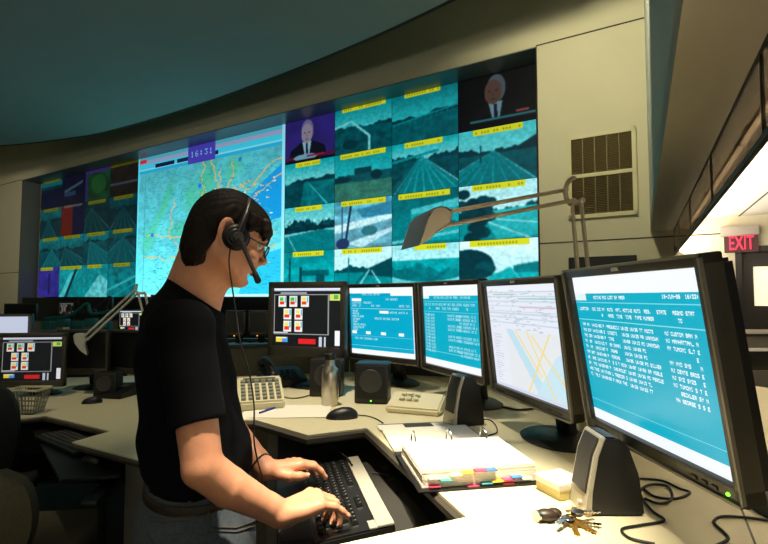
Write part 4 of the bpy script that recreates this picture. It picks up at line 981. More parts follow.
def far_lamp(ptsj, ha, hd, base, label, Y, m='lampw', r=.0075, headlen=.17):
    # ptsj: elbow pixel pair; ha: head joint pixel; base pixels
    e = P(*ptsj[0], Y); e2 = P(*ptsj[1], Y); h1 = P(*ha[0], Y-.02); h2 = P(*ha[1], Y-.02); b1 = P(*base[0], Y); b2_ = P(*base[1], Y)
    gz = DH
    gp = ext(e, b1, gz); t = thing('desk_lamp', label, 'lamp', Vector((gp.x+.01, gp.y, gz))); g = -t.location
    for a, b_ in ((e, h1), (P(ptsj[0][0]-3, ptsj[0][1]-3, Y), h2)):
        q = MB(); rod(q, a+g, b_+g, r); q.build('upper_arm', M[m], t)
    for a, b_ in ((e, ext(e, b1, gz+.05)), (e2, ext(e2, b2_, gz+.05))):
        q = MB(); rod(q, a+g, b_+g, r); q.build('lower_arm', M[m], t)
    q = MB(); q.tube([P(ptsj[0][0]-1, ptsj[0][1]-9, Y)+g, P(ptsj[0][0]-2, ptsj[0][1]-3, Y)+g, e+g, e2+g], r*1.1, 8, 4); q.build('elbow_joint', M[m], t)
    q = MB(); q.lathe([(0, 0), (.04, 0), (.04, .03), (.02, .035), (.02, .05), (0, .05)]); q.build('clamp', M[m], t)
    q = MB(); pr = [P(x, y, Y-.03)+g for x, y in hd]; q.prism(pr, (-.05, .10, 0), bev=.006); q.build('shade', M[m], t)
    return t
far_lamp([(138, 293), (145, 293)], [(87, 340), (84.5, 336)], [(73, 334.5), (77, 334), (84, 334), (86, 339), (84.5, 344), (87.5, 356), (80, 351), (74, 343)], [(145, 321), (149.5, 314)], 'white spring-arm desk lamp over the left desk, behind the man', 3.1)

# =================================================================== LEFT WORKSTATION (lower desk)
Ql = lambda x, y: tuple(Q(x, y, DL*0+DH).xy)
OL = [(-3.6, 3.6), (-3.2, 2.35), (-2.45, 2.42), Ql(21, 419), Ql(45, 415.5), Ql(111, 431), Ql(72, 442), Ql(142, 460.5), (-.90, 1.86), (-.98, 2.6), (-1.1, 3.45), (-1.9, 3.9)]
t, c = desk('desk', 'lower cream desk at left behind the man, with notch for a keyboard', OL, DH)
for (x, y) in ((-3.1, 3.2), (-1.2, 3.3), (-1.05, 2.1), (-3.0, 2.6)):
    q = MB(); q.box((x-c.x, y-c.y, .38), (.08, .08, .76), bev=.006); q.build('leg', M['cab'], t)
q = MB(); q.box((-2.1-c.x, 3.3-c.y, .45), (1.6, .03, .55)); q.build('back_panel', M['blackmatte'], t, False)
TL = .72
tl = [Q(30, 425, TL), Q(52, 410, TL), Q(125, 432, TL), Q(120, 475, TL), Q(60, 480, TL)]; c3 = sum(tl, Vector())/5
t = thing('keyboard_tray', 'black keyboard tray in the notch of the lower left desk', 'tray', c3)
q = MB(); q.prism([p-c3-Vector((0, 0, .014)) for p in tl], (0, 0, .014), bev=.003); q.build('tray', M['black'], t)
# its keyboard and mouse
ko = Q(72, 442, TL+.01); t = thing('computer_keyboard', 'black keyboard in the shadowed notch of the left desk', 'keyboard', (ko.x, ko.y, TL), -.62)
q = MB(); q.box((0, 0, .011), (.44, .16, .02), bev=.005); q.build('base', M['black'], t)
km2 = None
for r_ in range(5):
    for k in range(20):
        if km2 is None:
            q = MB(); q.box((0, 0, 0), (.0165, .0165, .008), bev=.002, seg=1); o = q.build('key', M['darkgrey'], t); km2 = o.data
        else:
            o = bpy.data.objects.new('key', km2); COL.objects.link(o); o.parent = t
        o.location = (-.2+.021*k, -.05+r_*.025, .023)
mouse(Vector((Q(92, 462, TL).x, Q(92, 462, TL).y, TL)), -.5, 'dark mouse on the shadowed tray at left, left of the man')
def lpt(x, y): v = Q(x, y, DH); return Vector((v.x, v.y, DH))
pl = lpt(92, 403)
mouse(pl, .3, 'black mouse on the lower left desk near the green-lit speaker')
black_speaker(lpt(96, 400)+Vector((.02, .05, 0)), .1, 'squat black speaker with green light on the lower left desk')
monitor('dim icon tile monitor on the lower left desk, behind the wire basket', P(31, 360, 3.05).x, 3.05, P(31, 360, 3.05).z, .12, -.02, DH, 'icons', .40, .34, .025, .03, .04, edge=False, group='monitors on the left desk', dim=.85, solid_stand=True)
monitor('monitor with plain pale lavender screen at the far left edge', P(2, 336, 3.75).x, 3.75, P(2, 336, 3.75).z, .25, 0, DH, None, .40, .34, .02, .02, .04, edge=False, group='monitors on the left desk')
im = Img(16, 12, (188, 196, 216)); lastm = [o for o in bpy.data.objects if o.name.startswith('computer_monitor')][-1]
for ch in list(lastm.children):
    if ch.name.startswith('display'): bpy.data.objects.remove(ch)
me = grid_mesh('display', .36, .28, im, Matrix.Translation((0, -.0225, lastm.location.z*0+P(2, 336, 3.75).z-DH-.13))); finish('display', me, M['scr'], lastm, False)
monitor('switched-off dark monitor right of the icon tile monitor, left desk', P(82, 352, 3.25).x, 3.25, P(82, 352, 3.25).z, -.05, 0, DH, None, .36, .30, .02, .02, .04, edge=False, group='monitors on the left desk')
monitor('switched-off dark monitor beside the man, left desk', P(124, 352, 3.32).x, 3.32, P(124, 352, 3.32).z, -.3, 0, DH, None, .36, .30, .02, .02, .04, edge=False, group='monitors on the left desk')
# wire basket
p = lpt(28, 413)
t = thing('desk_basket', 'small pale mesh basket on the left desk', 'basket', p)
q = MB(); w0, w1, h = .055, .085, .13
for k in range(9):
    for s_ in (-1, 1):
        f = -1+2*k/8
        q.cyl((w0*f, s_*w0*.7, 0), (w1*f, s_*w1*.7, h), .002, n=5); q.cyl((s_*w0, w0*.7*f, 0), (s_*w1, w1*.7*f, h), .002, n=5)
for k in range(6):
    f = k/5; w = w0+(w1-w0)*f; q.tube([(-w, -w*.7, h*f), (w, -w*.7, h*f), (w, w*.7, h*f), (-w, w*.7, h*f)], .002, 5, 1, closed=True)
q.build('mesh', M['keygrey'], t)
q = MB(); q.tube([(-w1, -w1*.7, h), (w1, -w1*.7, h), (w1, w1*.7, h), (-w1, w1*.7, h)], .007, 6, 1, closed=True); q.build('rim', M['beige'], t)
q = MB(); q.box((0, 0, .003), (2*w0, 1.4*w0, .006)); q.build('bottom', M['keygrey'], t)
q = MB(); a = lpt(42, 398); q.tube([(0, 0, .006), lpt(52, 392)-a+Vector((0, 0, .03)), lpt(62, 385)-a+Vector((0, 0, .05)), lpt(66, 382)-a+Vector((0, 0, .02))], .006, 8, 5); o = q.build('cable', M['greycable'], None); o.location = a; tag(o, 'pale curved cable rising behind the mesh basket, left desk', 'cable')
# small black telephone on the left desk
p = lpt(118, 396)
t = thing('desk_phone', 'small dark telephone on the left desk beside the mouse', 'telephone', p, -.2)
q = MB(); q.prism([(-.09, -.09, 0), (-.09, .09, 0), (-.09, .09, .07), (-.09, -.09, .03)], (.18, 0, 0), bev=.006); q.build('body', M['black'], t)
q = MB(); q.tube([(-.07, -.09, .07), (-.07, 0, .1), (-.07, .09, .1)], .018, 10, 4); q.build('handset', M['black'], t)
q = MB(); q.box((.02, .03, .062), (.06, .05, .006), rot=(.22, 0, 0)); q.build('display', M['lcd'], t)

# =================================================================== BACKGROUND ROWS
def far_row(label, x0, x1, Y, ztop, h=.35, tone='cab'):
    t = thing('console_row', label, 'console', ((x0+x1)/2, Y, 0)); w = x1-x0
    q = MB(); q.box((0, 0, ztop-h/2), (w, .06, h), bev=.01); q.build('screen_panel', M[tone], t)
    q = MB(); q.box((0, -.4, ztop-h-.02), (w, .8, .04), bev=.004); q.build('worktop', M['desk'], t)
    q = MB(); q.box((0, 0, (ztop-h)/2), (w, .06, ztop-h)); q.build('base', M['blackmatte'], t)
    q = MB(); q.box((0, 0, ztop+.008), (w+.01, .07, .016)); q.build('top_cap', M['darkgrey'], t)
far_row('long grey console divider under the left end of the video wall', -7.6, -2.6, 7.0, 1.07, .3)
far_row('dark console row between the man and icon tile monitor', -2.2, 1.4, 4.95, .98, .2, 'darkgrey')
def bg_monitor(label, px, py, Y, w=.34, h=.28, yaw=0, pic_=None, dim=.7):
    c = P(px, py, Y)
    return monitor(label, c.x, c.y, c.z, yaw, 0, c.z-h/2-.1, pic_, w, h, .02, .02, .03, edge=False, group='small far monitors', dim=dim)
G1 = bg_monitor('tiny far monitor with icon tiles, left of the man\'s back', 131, 321, 6.6, .36, .31, .0, 'icons', 1.0)
G2 = bg_monitor('tiny dim far monitor with yellowish tiles above the grey divider', 66, 309, 7.6, .26, .22, 0, 'icons', .45)
for i, (px, py, Y, w, lb) in enumerate(((20, 312, 7.4, .5, 'dark far monitor at the left under the wall corner'), (95, 305, 7.7, .55, 'dark far monitor under the dim screens, behind the teal cart'),
        (176, 303, 7.5, .8, 'dark far monitor row piece left of the man'), (235, 323, 4.6, .19, 'dark monitor just right of the man, beside the headset cable'), (258, 323, 4.62, .19, 'dark monitor directly left of the icon tile monitor'))):
    m_ = bg_monitor(lb, px, py, Y, w, .26 if Y > 5 else .24)
    if Y < 5:
        q = MB(); q.sph((0, -.022, .1), .006); q.build('power_light', M['led_a'], m_)
# teal equipment, far
p = P(78, 322, 5.8); t = thing('equipment_cart', 'dark teal equipment frame far behind the left desk', 'equipment', (p.x, p.y, p.z-.12))
q = MB()
for a_ in range(5): q.box((-.35+a_*.17, 0, .08+.03*(a_ % 2)), (.12, .1, .1), bev=.01)
q.build('body', M['teal_thing'], t)
q = MB(); q.tube([(-.4, 0, .16), (-.1, 0, .2), (.1, 0, .34), (.16, 0, .22), (.42, 0, .26)], .02, 8, 4); q.build('tube_frame', M['teal_thing'], t)
q = MB(); q.box((0, .05, -.02), (1.0, .3, .03)); q.build('shelf', M['blackmatte'], t); q = MB(); q.box((0, .05, -(p.z-.12)/2-.02), (.9, .05, (p.z-.12)-.03)); q.build('legs_panel', M['blackmatte'], t)
# third lamp, far and faint
e = P(110, 296, 6.3); h_ = P(90, 311, 6.3); b_ = P(103, 318, 6.3)
t = thing('desk_lamp', 'far dark grey spring-arm lamp under the video wall', 'lamp', (b_.x, b_.y, b_.z-.1)); g = -t.location
q = MB(); rod(q, e+g, h_+g, .012); q.build('upper_arm', M['darkgrey'], t); q = MB(); rod(q, e+g, b_+g-Vector((0, 0, .1)), .012); q.build('lower_arm', M['darkgrey'], t)
q = MB(); q.sph(h_+g, .06, (1.5, .7, .6)); q.build('shade', M['darkgrey'], t)
# pale sheet on the divider
p = P(70, 326, 6.94); q = MB(); q.box((0, 0, 0), (.2, .004, .12)); o = q.build('notice', M['paper'], None, False); o.location = p; tag(o, 'small pale notice fixed on the grey console divider', 'notice')

# cabinet at the far right with two handles
cx0, cx1 = P(735, 345, 2.95), P(800, 345, 2.95)
t = thing('storage_cabinet', 'grey cabinet with two black handles in front of the dark door', 'cabinet', (2.95, 2.98, 0))
ztp = P(750, 336, 2.8).z
q = MB(); q.box((0, .2, ztp/2), (1.5, .4, ztp), bev=.006); q.build('body', M['cab'], t)
for k in (0, 1):
    v = P(750, 343+13*k, 2.75); q = MB(); q.box((v.x-2.95+.02, -.03, v.z), (.10, .045, .035), bev=.012); q.build('handle', M['black'], t)
q = MB(); q.box((0, -.003, ztp-.008), (1.5, .01, .016)); q.build('top_edge', M['darkgrey'], t)

# =================================================================== CHAIRS
def chair(label, x, y, rz, ztop, fab, w=.46):
    t = thing('office_chair', label, 'chair', (x, y, 0), rz)
    q = MB(); q.box((0, 0, .47), (.5, .48, .08), bev=.035, seg=4); q.build('seat', M[fab], t)
    bh = ztop-.56
    q = MB()
    n = 10; m = 12; V = []
    for i in range(n+1):
        v = i/n; z = .56+bh*v; ww = w*(.82+.18*math.sin(PI*min(1, v*1.15)))*math.sqrt(max(.05, 1-max(0, (v-.72)/.30)**2.4)); row = []
        for j in range(m+1):
            s_ = -1+2*j/m; row.append((s_*ww/2, -.24-.03*(1-s_*s_)-.02*math.sin(v*PI), z))
        V.append(row)
    F1 = [[q.bm.verts.new(p) for p in r_] for r_ in V]; F2 = [[q.bm.verts.new((p[0]*.97, p[1]+.055, p[2]-.005)) for p in r_] for r_ in V]
    for i in range(n):
        for j in range(m):
            q.bm.faces.new((F1[i][j], F1[i][j+1], F1[i+1][j+1], F1[i+1][j])); q.bm.faces.new((F2[i][j+1], F2[i][j], F2[i+1][j], F2[i+1][j+1]))
    for i in range(n):
        q.bm.faces.new((F1[i][0], F1[i+1][0], F2[i+1][0], F2[i][0])); q.bm.faces.new((F1[i+1][m], F1[i][m], F2[i][m], F2[i+1][m]))
    for j in range(m):
        q.bm.faces.new((F1[0][j+1], F1[0][j], F2[0][j], F2[0][j+1])); q.bm.faces.new((F1[n][j], F1[n][j+1], F2[n][j+1], F2[n][j]))
    q.build('backrest', M[fab], t)
    q = MB(); q.tube([(0, -.16, .42), (0, -.27, .44), (0, -.3, .6), (0, -.27, .75)], .022, 8, 5); q.build('back_bracket', M['black'], t)
    q = MB(); q.cyl((0, 0, .1), (0, 0, .44), .03); q.build('column', M['black'], t)
    for k in range(5):
        a = 2*PI*k/5; q = MB(); q.cyl((0, 0, .11), (.3*math.cos(a), .3*math.sin(a), .07), .026, .016, 10); q.build('leg', M['black'], t)
        q = MB(); q.cyl((.3*math.cos(a), .3*math.sin(a)-.012, .03), (.3*math.cos(a), .3*math.sin(a)+.012, .03), .03, n=14); q.build('caster', M['black'], t)
    for s_ in (-1, 1):
        q = MB(); q.tube([(s_*.24, 0, .43), (s_*.3, 0, .46), (s_*.3, -.02, .64)], .015, 8, 4); q.build('arm_post', M['black'], t)
        q = MB(); q.box((s_*.3, .0, .66), (.06, .26, .03), bev=.012); q.build('armrest', M['black'], t)
    return t
v = P(-2, 468, 1.62); chair('taupe upholstered office chair, nearest the camera at bottom left', v.x-.12, v.y+.26, .15, v.z-.025, 'chair_fab', .36)
v = P(-12, 388, 2.35); chair('black high-backed office chair behind the taupe chair', v.x-.16, v.y+.25, .3, v.z+.02, 'chair_blk', .40)

# =================================================================== PERSON
class Field:
    def __init__(s, lo, hi, h):
        s.lo = np.array(lo, np.float64); s.h = h
        s.n = (np.ceil((np.array(hi)-s.lo)/h)).astype(int)+1
        s.v = np.full(s.n, .2, np.float32)
    def op(s, fn, lo, hi, k=.02, mode='add', pad=None):
        pad = (k+2*s.h) if pad is None else pad
        a = np.clip(((np.array(lo)-pad-s.lo)/s.h).astype(int), 0, s.n); b = np.clip(((np.array(hi)+pad-s.lo)/s.h).astype(int)+2, 0, s.n)
        if (b <= a).any(): return
        ax = [s.lo[i]+s.h*np.arange(a[i], b[i]) for i in range(3)]
        X = np.stack(np.meshgrid(*ax, indexing='ij'), -1)
        d = fn(X).astype(np.float32); sl = tuple(slice(a[i], b[i]) for i in range(3)); o = s.v[sl]
        if mode == 'add':
            h = np.clip(.5+.5*(o-d)/k, 0, 1); s.v[sl] = o*(1-h)+d*h-k*h*(1-h)
        elif mode == 'sub':
            d = -d; h = np.clip(.5-.5*(o-d)/k, 0, 1); s.v[sl] = o*(1-h)+d*h+k*h*(1-h)
        else:
            s.v[sl] = np.maximum(o, d)
    def cap(s, a, b, ra, rb=None, k=.02, mode='add'):
        rb = ra if rb is None else rb; a = np.array(a, float); b = np.array(b, float); ab = b-a; L = ab@ab+1e-12
        def fn(X):
            p = X-a; t = np.clip((p@ab)/L, 0, 1); return np.linalg.norm(p-t[..., None]*ab, axis=-1)-(ra+(rb-ra)*t)
        m = max(ra, rb); s.op(fn, np.minimum(a, b)-m, np.maximum(a, b)+m, k, mode)
    def ell(s, c, r, k=.02, mode='add', rot=None):
        c = np.array(c, float); r = np.array(r, float); Rm = np.eye(3) if rot is None else np.array(rot)
        def fn(X):
            p = (X-c)@Rm; k0 = np.linalg.norm(p/r, axis=-1); k1 = np.linalg.norm(p/(r*r), axis=-1)+1e-9; return k0*(k0-1)/k1
        m = r.max(); s.op(fn, c-m, c+m, k, mode)
    def mesh(s, name):
        v = s.v; neg = v < 0
        n = np.array(v.shape)-1
        cnt = np.zeros(n, np.int8)
        for dx in (0, 1):
            for dy in (0, 1):
                for dz in (0, 1): cnt += neg[dx:dx+n[0], dy:dy+n[1], dz:dz+n[2]]
        act = np.argwhere((cnt > 0) & (cnt < 8)); idx = np.full(n, -1, np.int32); idx[act[:, 0], act[:, 1], act[:, 2]] = np.arange(len(act))
        acc = np.zeros((len(act), 3)); num = np.zeros(len(act))
        for axis in range(3):
            o1, o2 = [q_ for q_ in range(3) if q_ != axis]
            for u_ in (0, 1):
                for w_ in (0, 1):
                    A = act.copy(); A[:, o1] += u_; A[:, o2] += w_; Bq = A.copy(); Bq[:, axis] += 1
                    va = v[A[:, 0], A[:, 1], A[:, 2]]; vb = v[Bq[:, 0], Bq[:, 1], Bq[:, 2]]; m = (va < 0) != (vb < 0)
                    t = np.where(m, va/(va-vb+1e-12), 0); p = A-act; p = p.astype(float); p[:, axis] += t
                    acc[m] += p[m]; num[m] += 1
        co = s.lo+s.h*(act+acc/num[:, None])
        faces = []
        for axis in range(3):
            o1, o2 = [(1, 2), (2, 0), (0, 1)][axis]
            sl0 = [slice(None)]*3; sl1 = [slice(None)]*3; sl0[axis] = slice(0, -1); sl1[axis] = slice(1, None)
            cr = neg[tuple(sl0)] != neg[tuple(sl1)]; e = np.argwhere(cr)
            e = e[(e[:, o1] > 0) & (e[:, o2] > 0) & (e[:, o1] < n[o1]) & (e[:, o2] < n[o2]) & (e[:, axis] < n[axis])]
            def g(d1, d2):
                q_ = e.copy(); q_[:, o1] -= d1; q_[:, o2] -= d2; return idx[q_[:, 0], q_[:, 1], q_[:, 2]]
            f = np.stack([g(1, 1), g(0, 1), g(0, 0), g(1, 0)], -1); inside = neg[e[:, 0], e[:, 1], e[:, 2]]
            f[~inside] = f[~inside][:, ::-1]; faces.append(f[(f >= 0).all(1)])
        f = np.concatenate(faces).astype(np.int32)
        me = bpy.data.meshes.new(name); me.vertices.add(len(co)); me.vertices.foreach_set('co', co.astype(np.float32).ravel())
        me.loops.add(f.size); me.loops.foreach_set('vertex_index', f.ravel()); me.polygons.add(len(f)); me.polygons.foreach_set('loop_start', np.arange(0, f.size, 4, dtype=np.int32))
        me.update(calc_edges=True); me.validate(); return me
def get_co(me): a = np.zeros(len(me.vertices)*3, np.float32); me.vertices.foreach_get('co', a); return a.reshape(-1, 3)
def set_co(me, a): me.vertices.foreach_set('co', a.astype(np.float32).ravel()); me.update()
def get_no(me): a = np.zeros(len(me.vertices)*3, np.float32); me.vertices.foreach_get('normal', a); return a.reshape(-1, 3)

BY = R(20); BO = np.array((-.44, 1.13, 0.0))
BR = np.array([[math.cos(BY), -math.sin(BY), 0], [math.sin(BY), math.cos(BY), 0], [0, 0, 1]])
def bw(x, y, z): return BO+BR@np.array((x, y, z), float)
HS = .84; HYAW, HP = R(27), R(20)
HO = np.array((-.356, 1.105, 1.555))
Ry = np.array([[math.cos(HP), 0, math.sin(HP)], [0, 1, 0], [-math.sin(HP), 0, math.cos(HP)]])
Rz = np.array([[math.cos(HYAW), -math.sin(HYAW), 0], [math.sin(HYAW), math.cos(HYAW), 0], [0, 0, 1]])
HR = Rz@Ry
HSV = np.array((.785, .84, .84))
def hw(x, y, z): return HO+HR@(np.array((x, y, z), float)*HSV)
PBASE = Vector((-.44, 1.13, 0))
RSH = np.array((-.402, .975, 1.355)); REL = np.array((-.341, .92, 1.100)); RWR = np.array((-.214, 1.014, .974))
LSH = np.array((-.525, 1.30, 1.365)); LEL = np.array((-.465, 1.385, 1.09)); LWR = np.array((-.300, 1.245, .982))

fld = Field((-.78, .72, -.01), (.02, 1.62, 1.72), .0034)
# head
def E(c, r, k=.012, mode='add', rr_=None): fld.ell(hw(*c), np.array(r)*HSV, k, mode, HR if rr_ is None else HR@rr_)
def Cc(a, b, ra, rb=None, k=.012, mode='add'): fld.cap(hw(*a), hw(*b), ra*HS, (ra if rb is None else rb)*HS, k, mode)
def rotx(a): return np.array([[1, 0, 0], [0, math.cos(a), -math.sin(a)], [0, math.sin(a), math.cos(a)]])
def roty(a): return np.array([[math.cos(a), 0, math.sin(a)], [0, 1, 0], [-math.sin(a), 0, math.cos(a)]])
def rotz(a): return np.array([[math.cos(a), -math.sin(a), 0], [math.sin(a), math.cos(a), 0], [0, 0, 1]])
E((-.020, 0, .032), (.096, .076, .086))
E((.036, 0, .012), (.062, .062, .082), .02)
E((.038, 0, -.045), (.052, .052, .062), .02)
for s_ in (-1, 1):
    Cc((-.005, s_*.056, -.05), (.062, s_*.022, -.098), .016, .014, .03)
    Cc((-.008, s_*.060, -.015), (-.003, s_*.056, -.058), .016, .016, .03)
    E((.066, s_*.042, -.03), (.022, .020, .020), .018)
    E((.086, s_*.033, .006), (.014, .022, .014), .010, 'sub')
E((.074, 0, -.096), (.020, .020, .017), .018)
E((.091, 0, .026), (.009, .045, .010), .014)
Cc((.096, 0, .008), (.117, 0, -.024), .006, .0085, .010)
E((.112, 0, -.029), (.011, .010, .008), .006)
for s_ in (-1, 1): E((.104, s_*.012, -.036), (.010, .007, .007), .006)
for s_ in (-1, 1): E((.112, s_*.006, -.040), (.004, .0032, .004), .003, 'sub')
E((.090, 0, -.052), (.012, .022, .012), .012)
E((.099, 0, -.062), (.0075, .021, .0055), .005); E((.096, 0, -.072), (.0075, .018, .006), .005)
E((.104, 0, -.0672), (.008, .024, .0014), .003, 'sub')
E((.090, 0, -.083), (.010, .02, .006), .012, 'sub')
for s_ in (-1, 1):
    rr_ = rotz(s_*-.35)@roty(-.15)
    E((-.028, s_*.084, .002), (.024, .009, .036), .006, 'add', rr_)
    E((-.022, s_*.091, .006), (.014, .006, .022), .005, 'sub', rr_)
    E((-.016, s_*.078, -.030), (.009, .006, .010), .006, 'add', rr_)
# neck
NB = bw(-.028, 0, 1.385)
fld.cap(hw(-.042, 0, -.035), NB, .050, .056, .03)
fld.cap(hw(.0, 0, -.08), bw(.012, 0, 1.375), .022, .038, .03)
fld.cap(hw(-.082, 0, -.06), bw(-.040, 0, 1.38), .022, .040, .03)
# torso under the clothes
fld.ell(bw(-.03, 0, 1.29), (.070, .125, .10), .03, rot=BR); fld.ell(bw(-.01, 0, 1.15), (.075, .115, .16), .03, rot=BR); fld.ell(bw(.014, 0, .94), (.085, .115, .12), .03, rot=BR)
fld.cap(bw(-.05, .12, 1.36), bw(-.05, -.12, 1.36), .04, .04, .04)
fld.cap(RSH, LSH, .036, .036, .04)
# arms
for SH, EL, WR in ((RSH, REL, RWR), (LSH, LEL, LWR)):
    fld.cap(SH, EL, .044, .037, .012)
    d = (WR-EL); mid = EL+d*.32-np.array((0, 0, .007))
    fld.cap(EL, mid, .0375, .0365, .006); fld.cap(mid, WR, .0370, .0245, .004)
    fld.cap(EL+d*.85, WR, .026, .0255, .01)
# legs and feet inside the jeans
for s_ in (-1, 1):
    hp = bw(.01, s_*.085, .90); kn = bw(.035, s_*.10, .50); an = bw(-.02, s_*.11, .09)
    fld.cap(hp, kn, .075, .052, .04); fld.cap(kn, an, .052, .038, .03); fld.cap(an, bw(.12, s_*.13, .04), .035, .026, .02)
# hands
HANDS = []
def hand(W, fwd, side, up, curls, thumb, sc=1.0, splay=1.0):
    fwd = np.array(fwd, float); fwd /= np.linalg.norm(fwd); up = np.array(up, float); up -= fwd*(up@fwd); up /= np.linalg.norm(up)
    sd = np.array(side, float); sd -= fwd*(sd@fwd)+up*(sd@up); sd /= np.linalg.norm(sd)
    def hp(f, s_, u_): return W+(fwd*f+sd*s_+up*u_)*sc
    mcp = [(.086, .030, .002), (.090, .009, .004), (.085, -.012, .002), (.076, -.031, -.002)]
    ln = [(.041, .025, .021), (.045, .028, .022), (.041, .026, .021), (.032, .020, .018)]
    ra = [(.0112, .0096, .0086, .0076), (.0112, .0096, .0086, .0076), (.0108, .0092, .0082, .0072), (.0098, .0084, .0074, .0066)]
    for i, (f, s_, u_) in enumerate(mcp):
        fld.cap(hp(-.005, s_*.45, 0), hp(f, s_, u_-.002), .017*sc, .0125*sc, .012)
        fld.ell(hp(f, s_, u_+.001), (.0115*sc,)*3, .006)
        p = hp(f, s_, u_); ang = 0; sp_ = math.radians((6, 1, -5, -11)[i]*splay)
        for j in range(3):
            ang += math.radians(curls[i][j]); dv = (fwd*math.cos(sp_)+sd*math.sin(sp_))*math.cos(ang)-up*math.sin(ang)
            q_ = p+dv*ln[i][j]*sc; fld.cap(p, q_, ra[i][j]*sc, ra[i][j+1]*sc, .0035)
            if j == 2: HANDS.append((q_, dv, np.cross(np.cross(dv, up), dv), ra[i][3]*sc))
            p = q_
    fld.ell(hp(.045, 0, -.008), (.040*sc, .034*sc, .014*sc), .012, rot=np.stack([fwd, sd, up], 1))
    pts = [hp(*q_) for q_ in thumb]; tr = [.016, .0125, .0105, .008]
    for j in range(3): fld.cap(pts[j], pts[j+1], tr[j]*sc, tr[j+1]*sc, .006)
    dv = pts[3]-pts[2]; dv /= np.linalg.norm(dv); HANDS.append((pts[3], dv, up*.6+sd*.4, .008*sc))
# right hand (nearer): palm down on the right end of the keys
hand(RWR, (.78, .62, .10), (-.6, .8, .0), (-.10, -.02, 1), [(34, 46, 30), (34, 50, 30), (30, 44, 24), (22, 20, 10)], [(.018, .020, -.006), (.048, .046, -.012), (.078, .056, -.016), (.098, .056, -.022)], 1.02, 1.1)
# left hand (farther): reaching over the far end, thumb towards the viewer
hand(LWR, (.82, .57, -.02), (.57, -.82, .0), (.0, .1, 1), [(14, 26, 16), (16, 26, 14), (16, 28, 14), (14, 26, 14)], [(.018, .020, -.008), (.046, .046, -.016), (.074, .052, -.020), (.096, .046, -.024)], .96, .6)
me = fld.mesh('person'); me.transform(Matrix.Translation(-PBASE))
man_ = finish('person', me, M['skin'], None); man_.location = PBASE; tag(man_, 'young man in dark T-shirt and jeans typing, wearing headset and glasses', 'person')
del fld
# fingernails
for k, (p, dv, up_, r) in enumerate(HANDS):
    dv = dv/np.linalg.norm(dv); up_ = up_-dv*(up_@dv); up_ /= np.linalg.norm(up_); sd = np.cross(up_, dv)
    Mx = Matrix([list(dv)+[0], list(sd)+[0], list(up_)+[0], [0, 0, 0, 1]]).transposed()
    Mx = Matrix.Translation(Vector(p+up_*r*.75)-PBASE) @ Matrix(((dv[0], sd[0], up_[0], 0), (dv[1], sd[1], up_[1], 0), (dv[2], sd[2], up_[2], 0), (0, 0, 0, 1)))
    q = MB(); q.sph((0, 0, 0), 1, (.0065, .0048, .0018), u=12, v=8); q.apply(Mx); q.build('fingernail', M['nail'], man_)
def HM(x, y, z): return Vector(hw(x, y, z))-PBASE
for s_ in (-1, 1):
    q = MB(); q.sph(HM(.078, s_*.031, .004), .0120*HS); q.build('eye', M['eyew'], man_)
    q = MB(); q.sph(HM(.0865, s_*.0315, .002), .0052*HS); q.build('iris', M['iris'], man_)
    q = MB(); q.tube([HM(.086, s_*.014, .020), HM(.090, s_*.03, .026), HM(.080, s_*.046, .022)], .0032, 6, 5); q.build('eyebrow', M['hair'], man_)
    q = MB(); q.tube([HM(.0865, s_*.020, .009), HM(.0895, s_*.031, .0135), HM(.082, s_*.042, .009)], .0028, 6, 5); q.build('eyelid', M['skin'], man_)
q = MB(); q.tube([HM(.100, -.017, -.064), HM(.1065, 0, -.0625), HM(.100, .017, -.064)], .0032, 8, 5); q.tube([HM(.098, -.014, -.0705), HM(.1035, 0, -.0715), HM(.098, .014, -.0705)], .0036, 8, 5); q.build('lips', M['lip'], man_)

# hair
fh = Field(HO-.17, HO+.17, .0024)
def Eh(c, r, k=.012, mode='add'): fh.ell(hw(*c), np.array(r)*HSV, k, mode, HR)
Eh((-.022, 0, .038), (.104, .083, .094)); Eh((.040, 0, .050), (.064, .070, .060), .02); Eh((-.066, 0, -.008), (.052, .071, .070), .03)
fh.cap(hw(-.088, -.028, -.02), hw(-.080, -.028, -.095), .024*HS, .018*HS, .03); fh.cap(hw(-.088, .028, -.02), hw(-.080, .028, -.095), .024*HS, .018*HS, .03)
fh.cap(hw(-.070, -.03, -.060), hw(-.070, .03, -.060), .034*HS, .034*HS, .03)
for s_ in (-1, 1): fh.cap(hw(.018, s_*.068, .02), hw(.020, s_*.066, -.018), .014*HS, .007*HS, .01)
Eh((.112, 0, -.03), (.074, .10, .066), .008, 'sub')          # clears the face
for s_ in (-1, 1): Eh((.078, s_*.075, .0), (.050, .03, .046), .008, 'sub')
for s_ in (-1, 1): Eh((-.020, s_*.095, -.006), (.036, .034, .040), .006, 'sub')
for s_ in (-1, 1): Eh((.0, s_*.07, -.075), (.055, .035, .055), .008, 'sub')
Eh((-.02, 0, -.158), (.16, .1, .052), .008, 'sub')
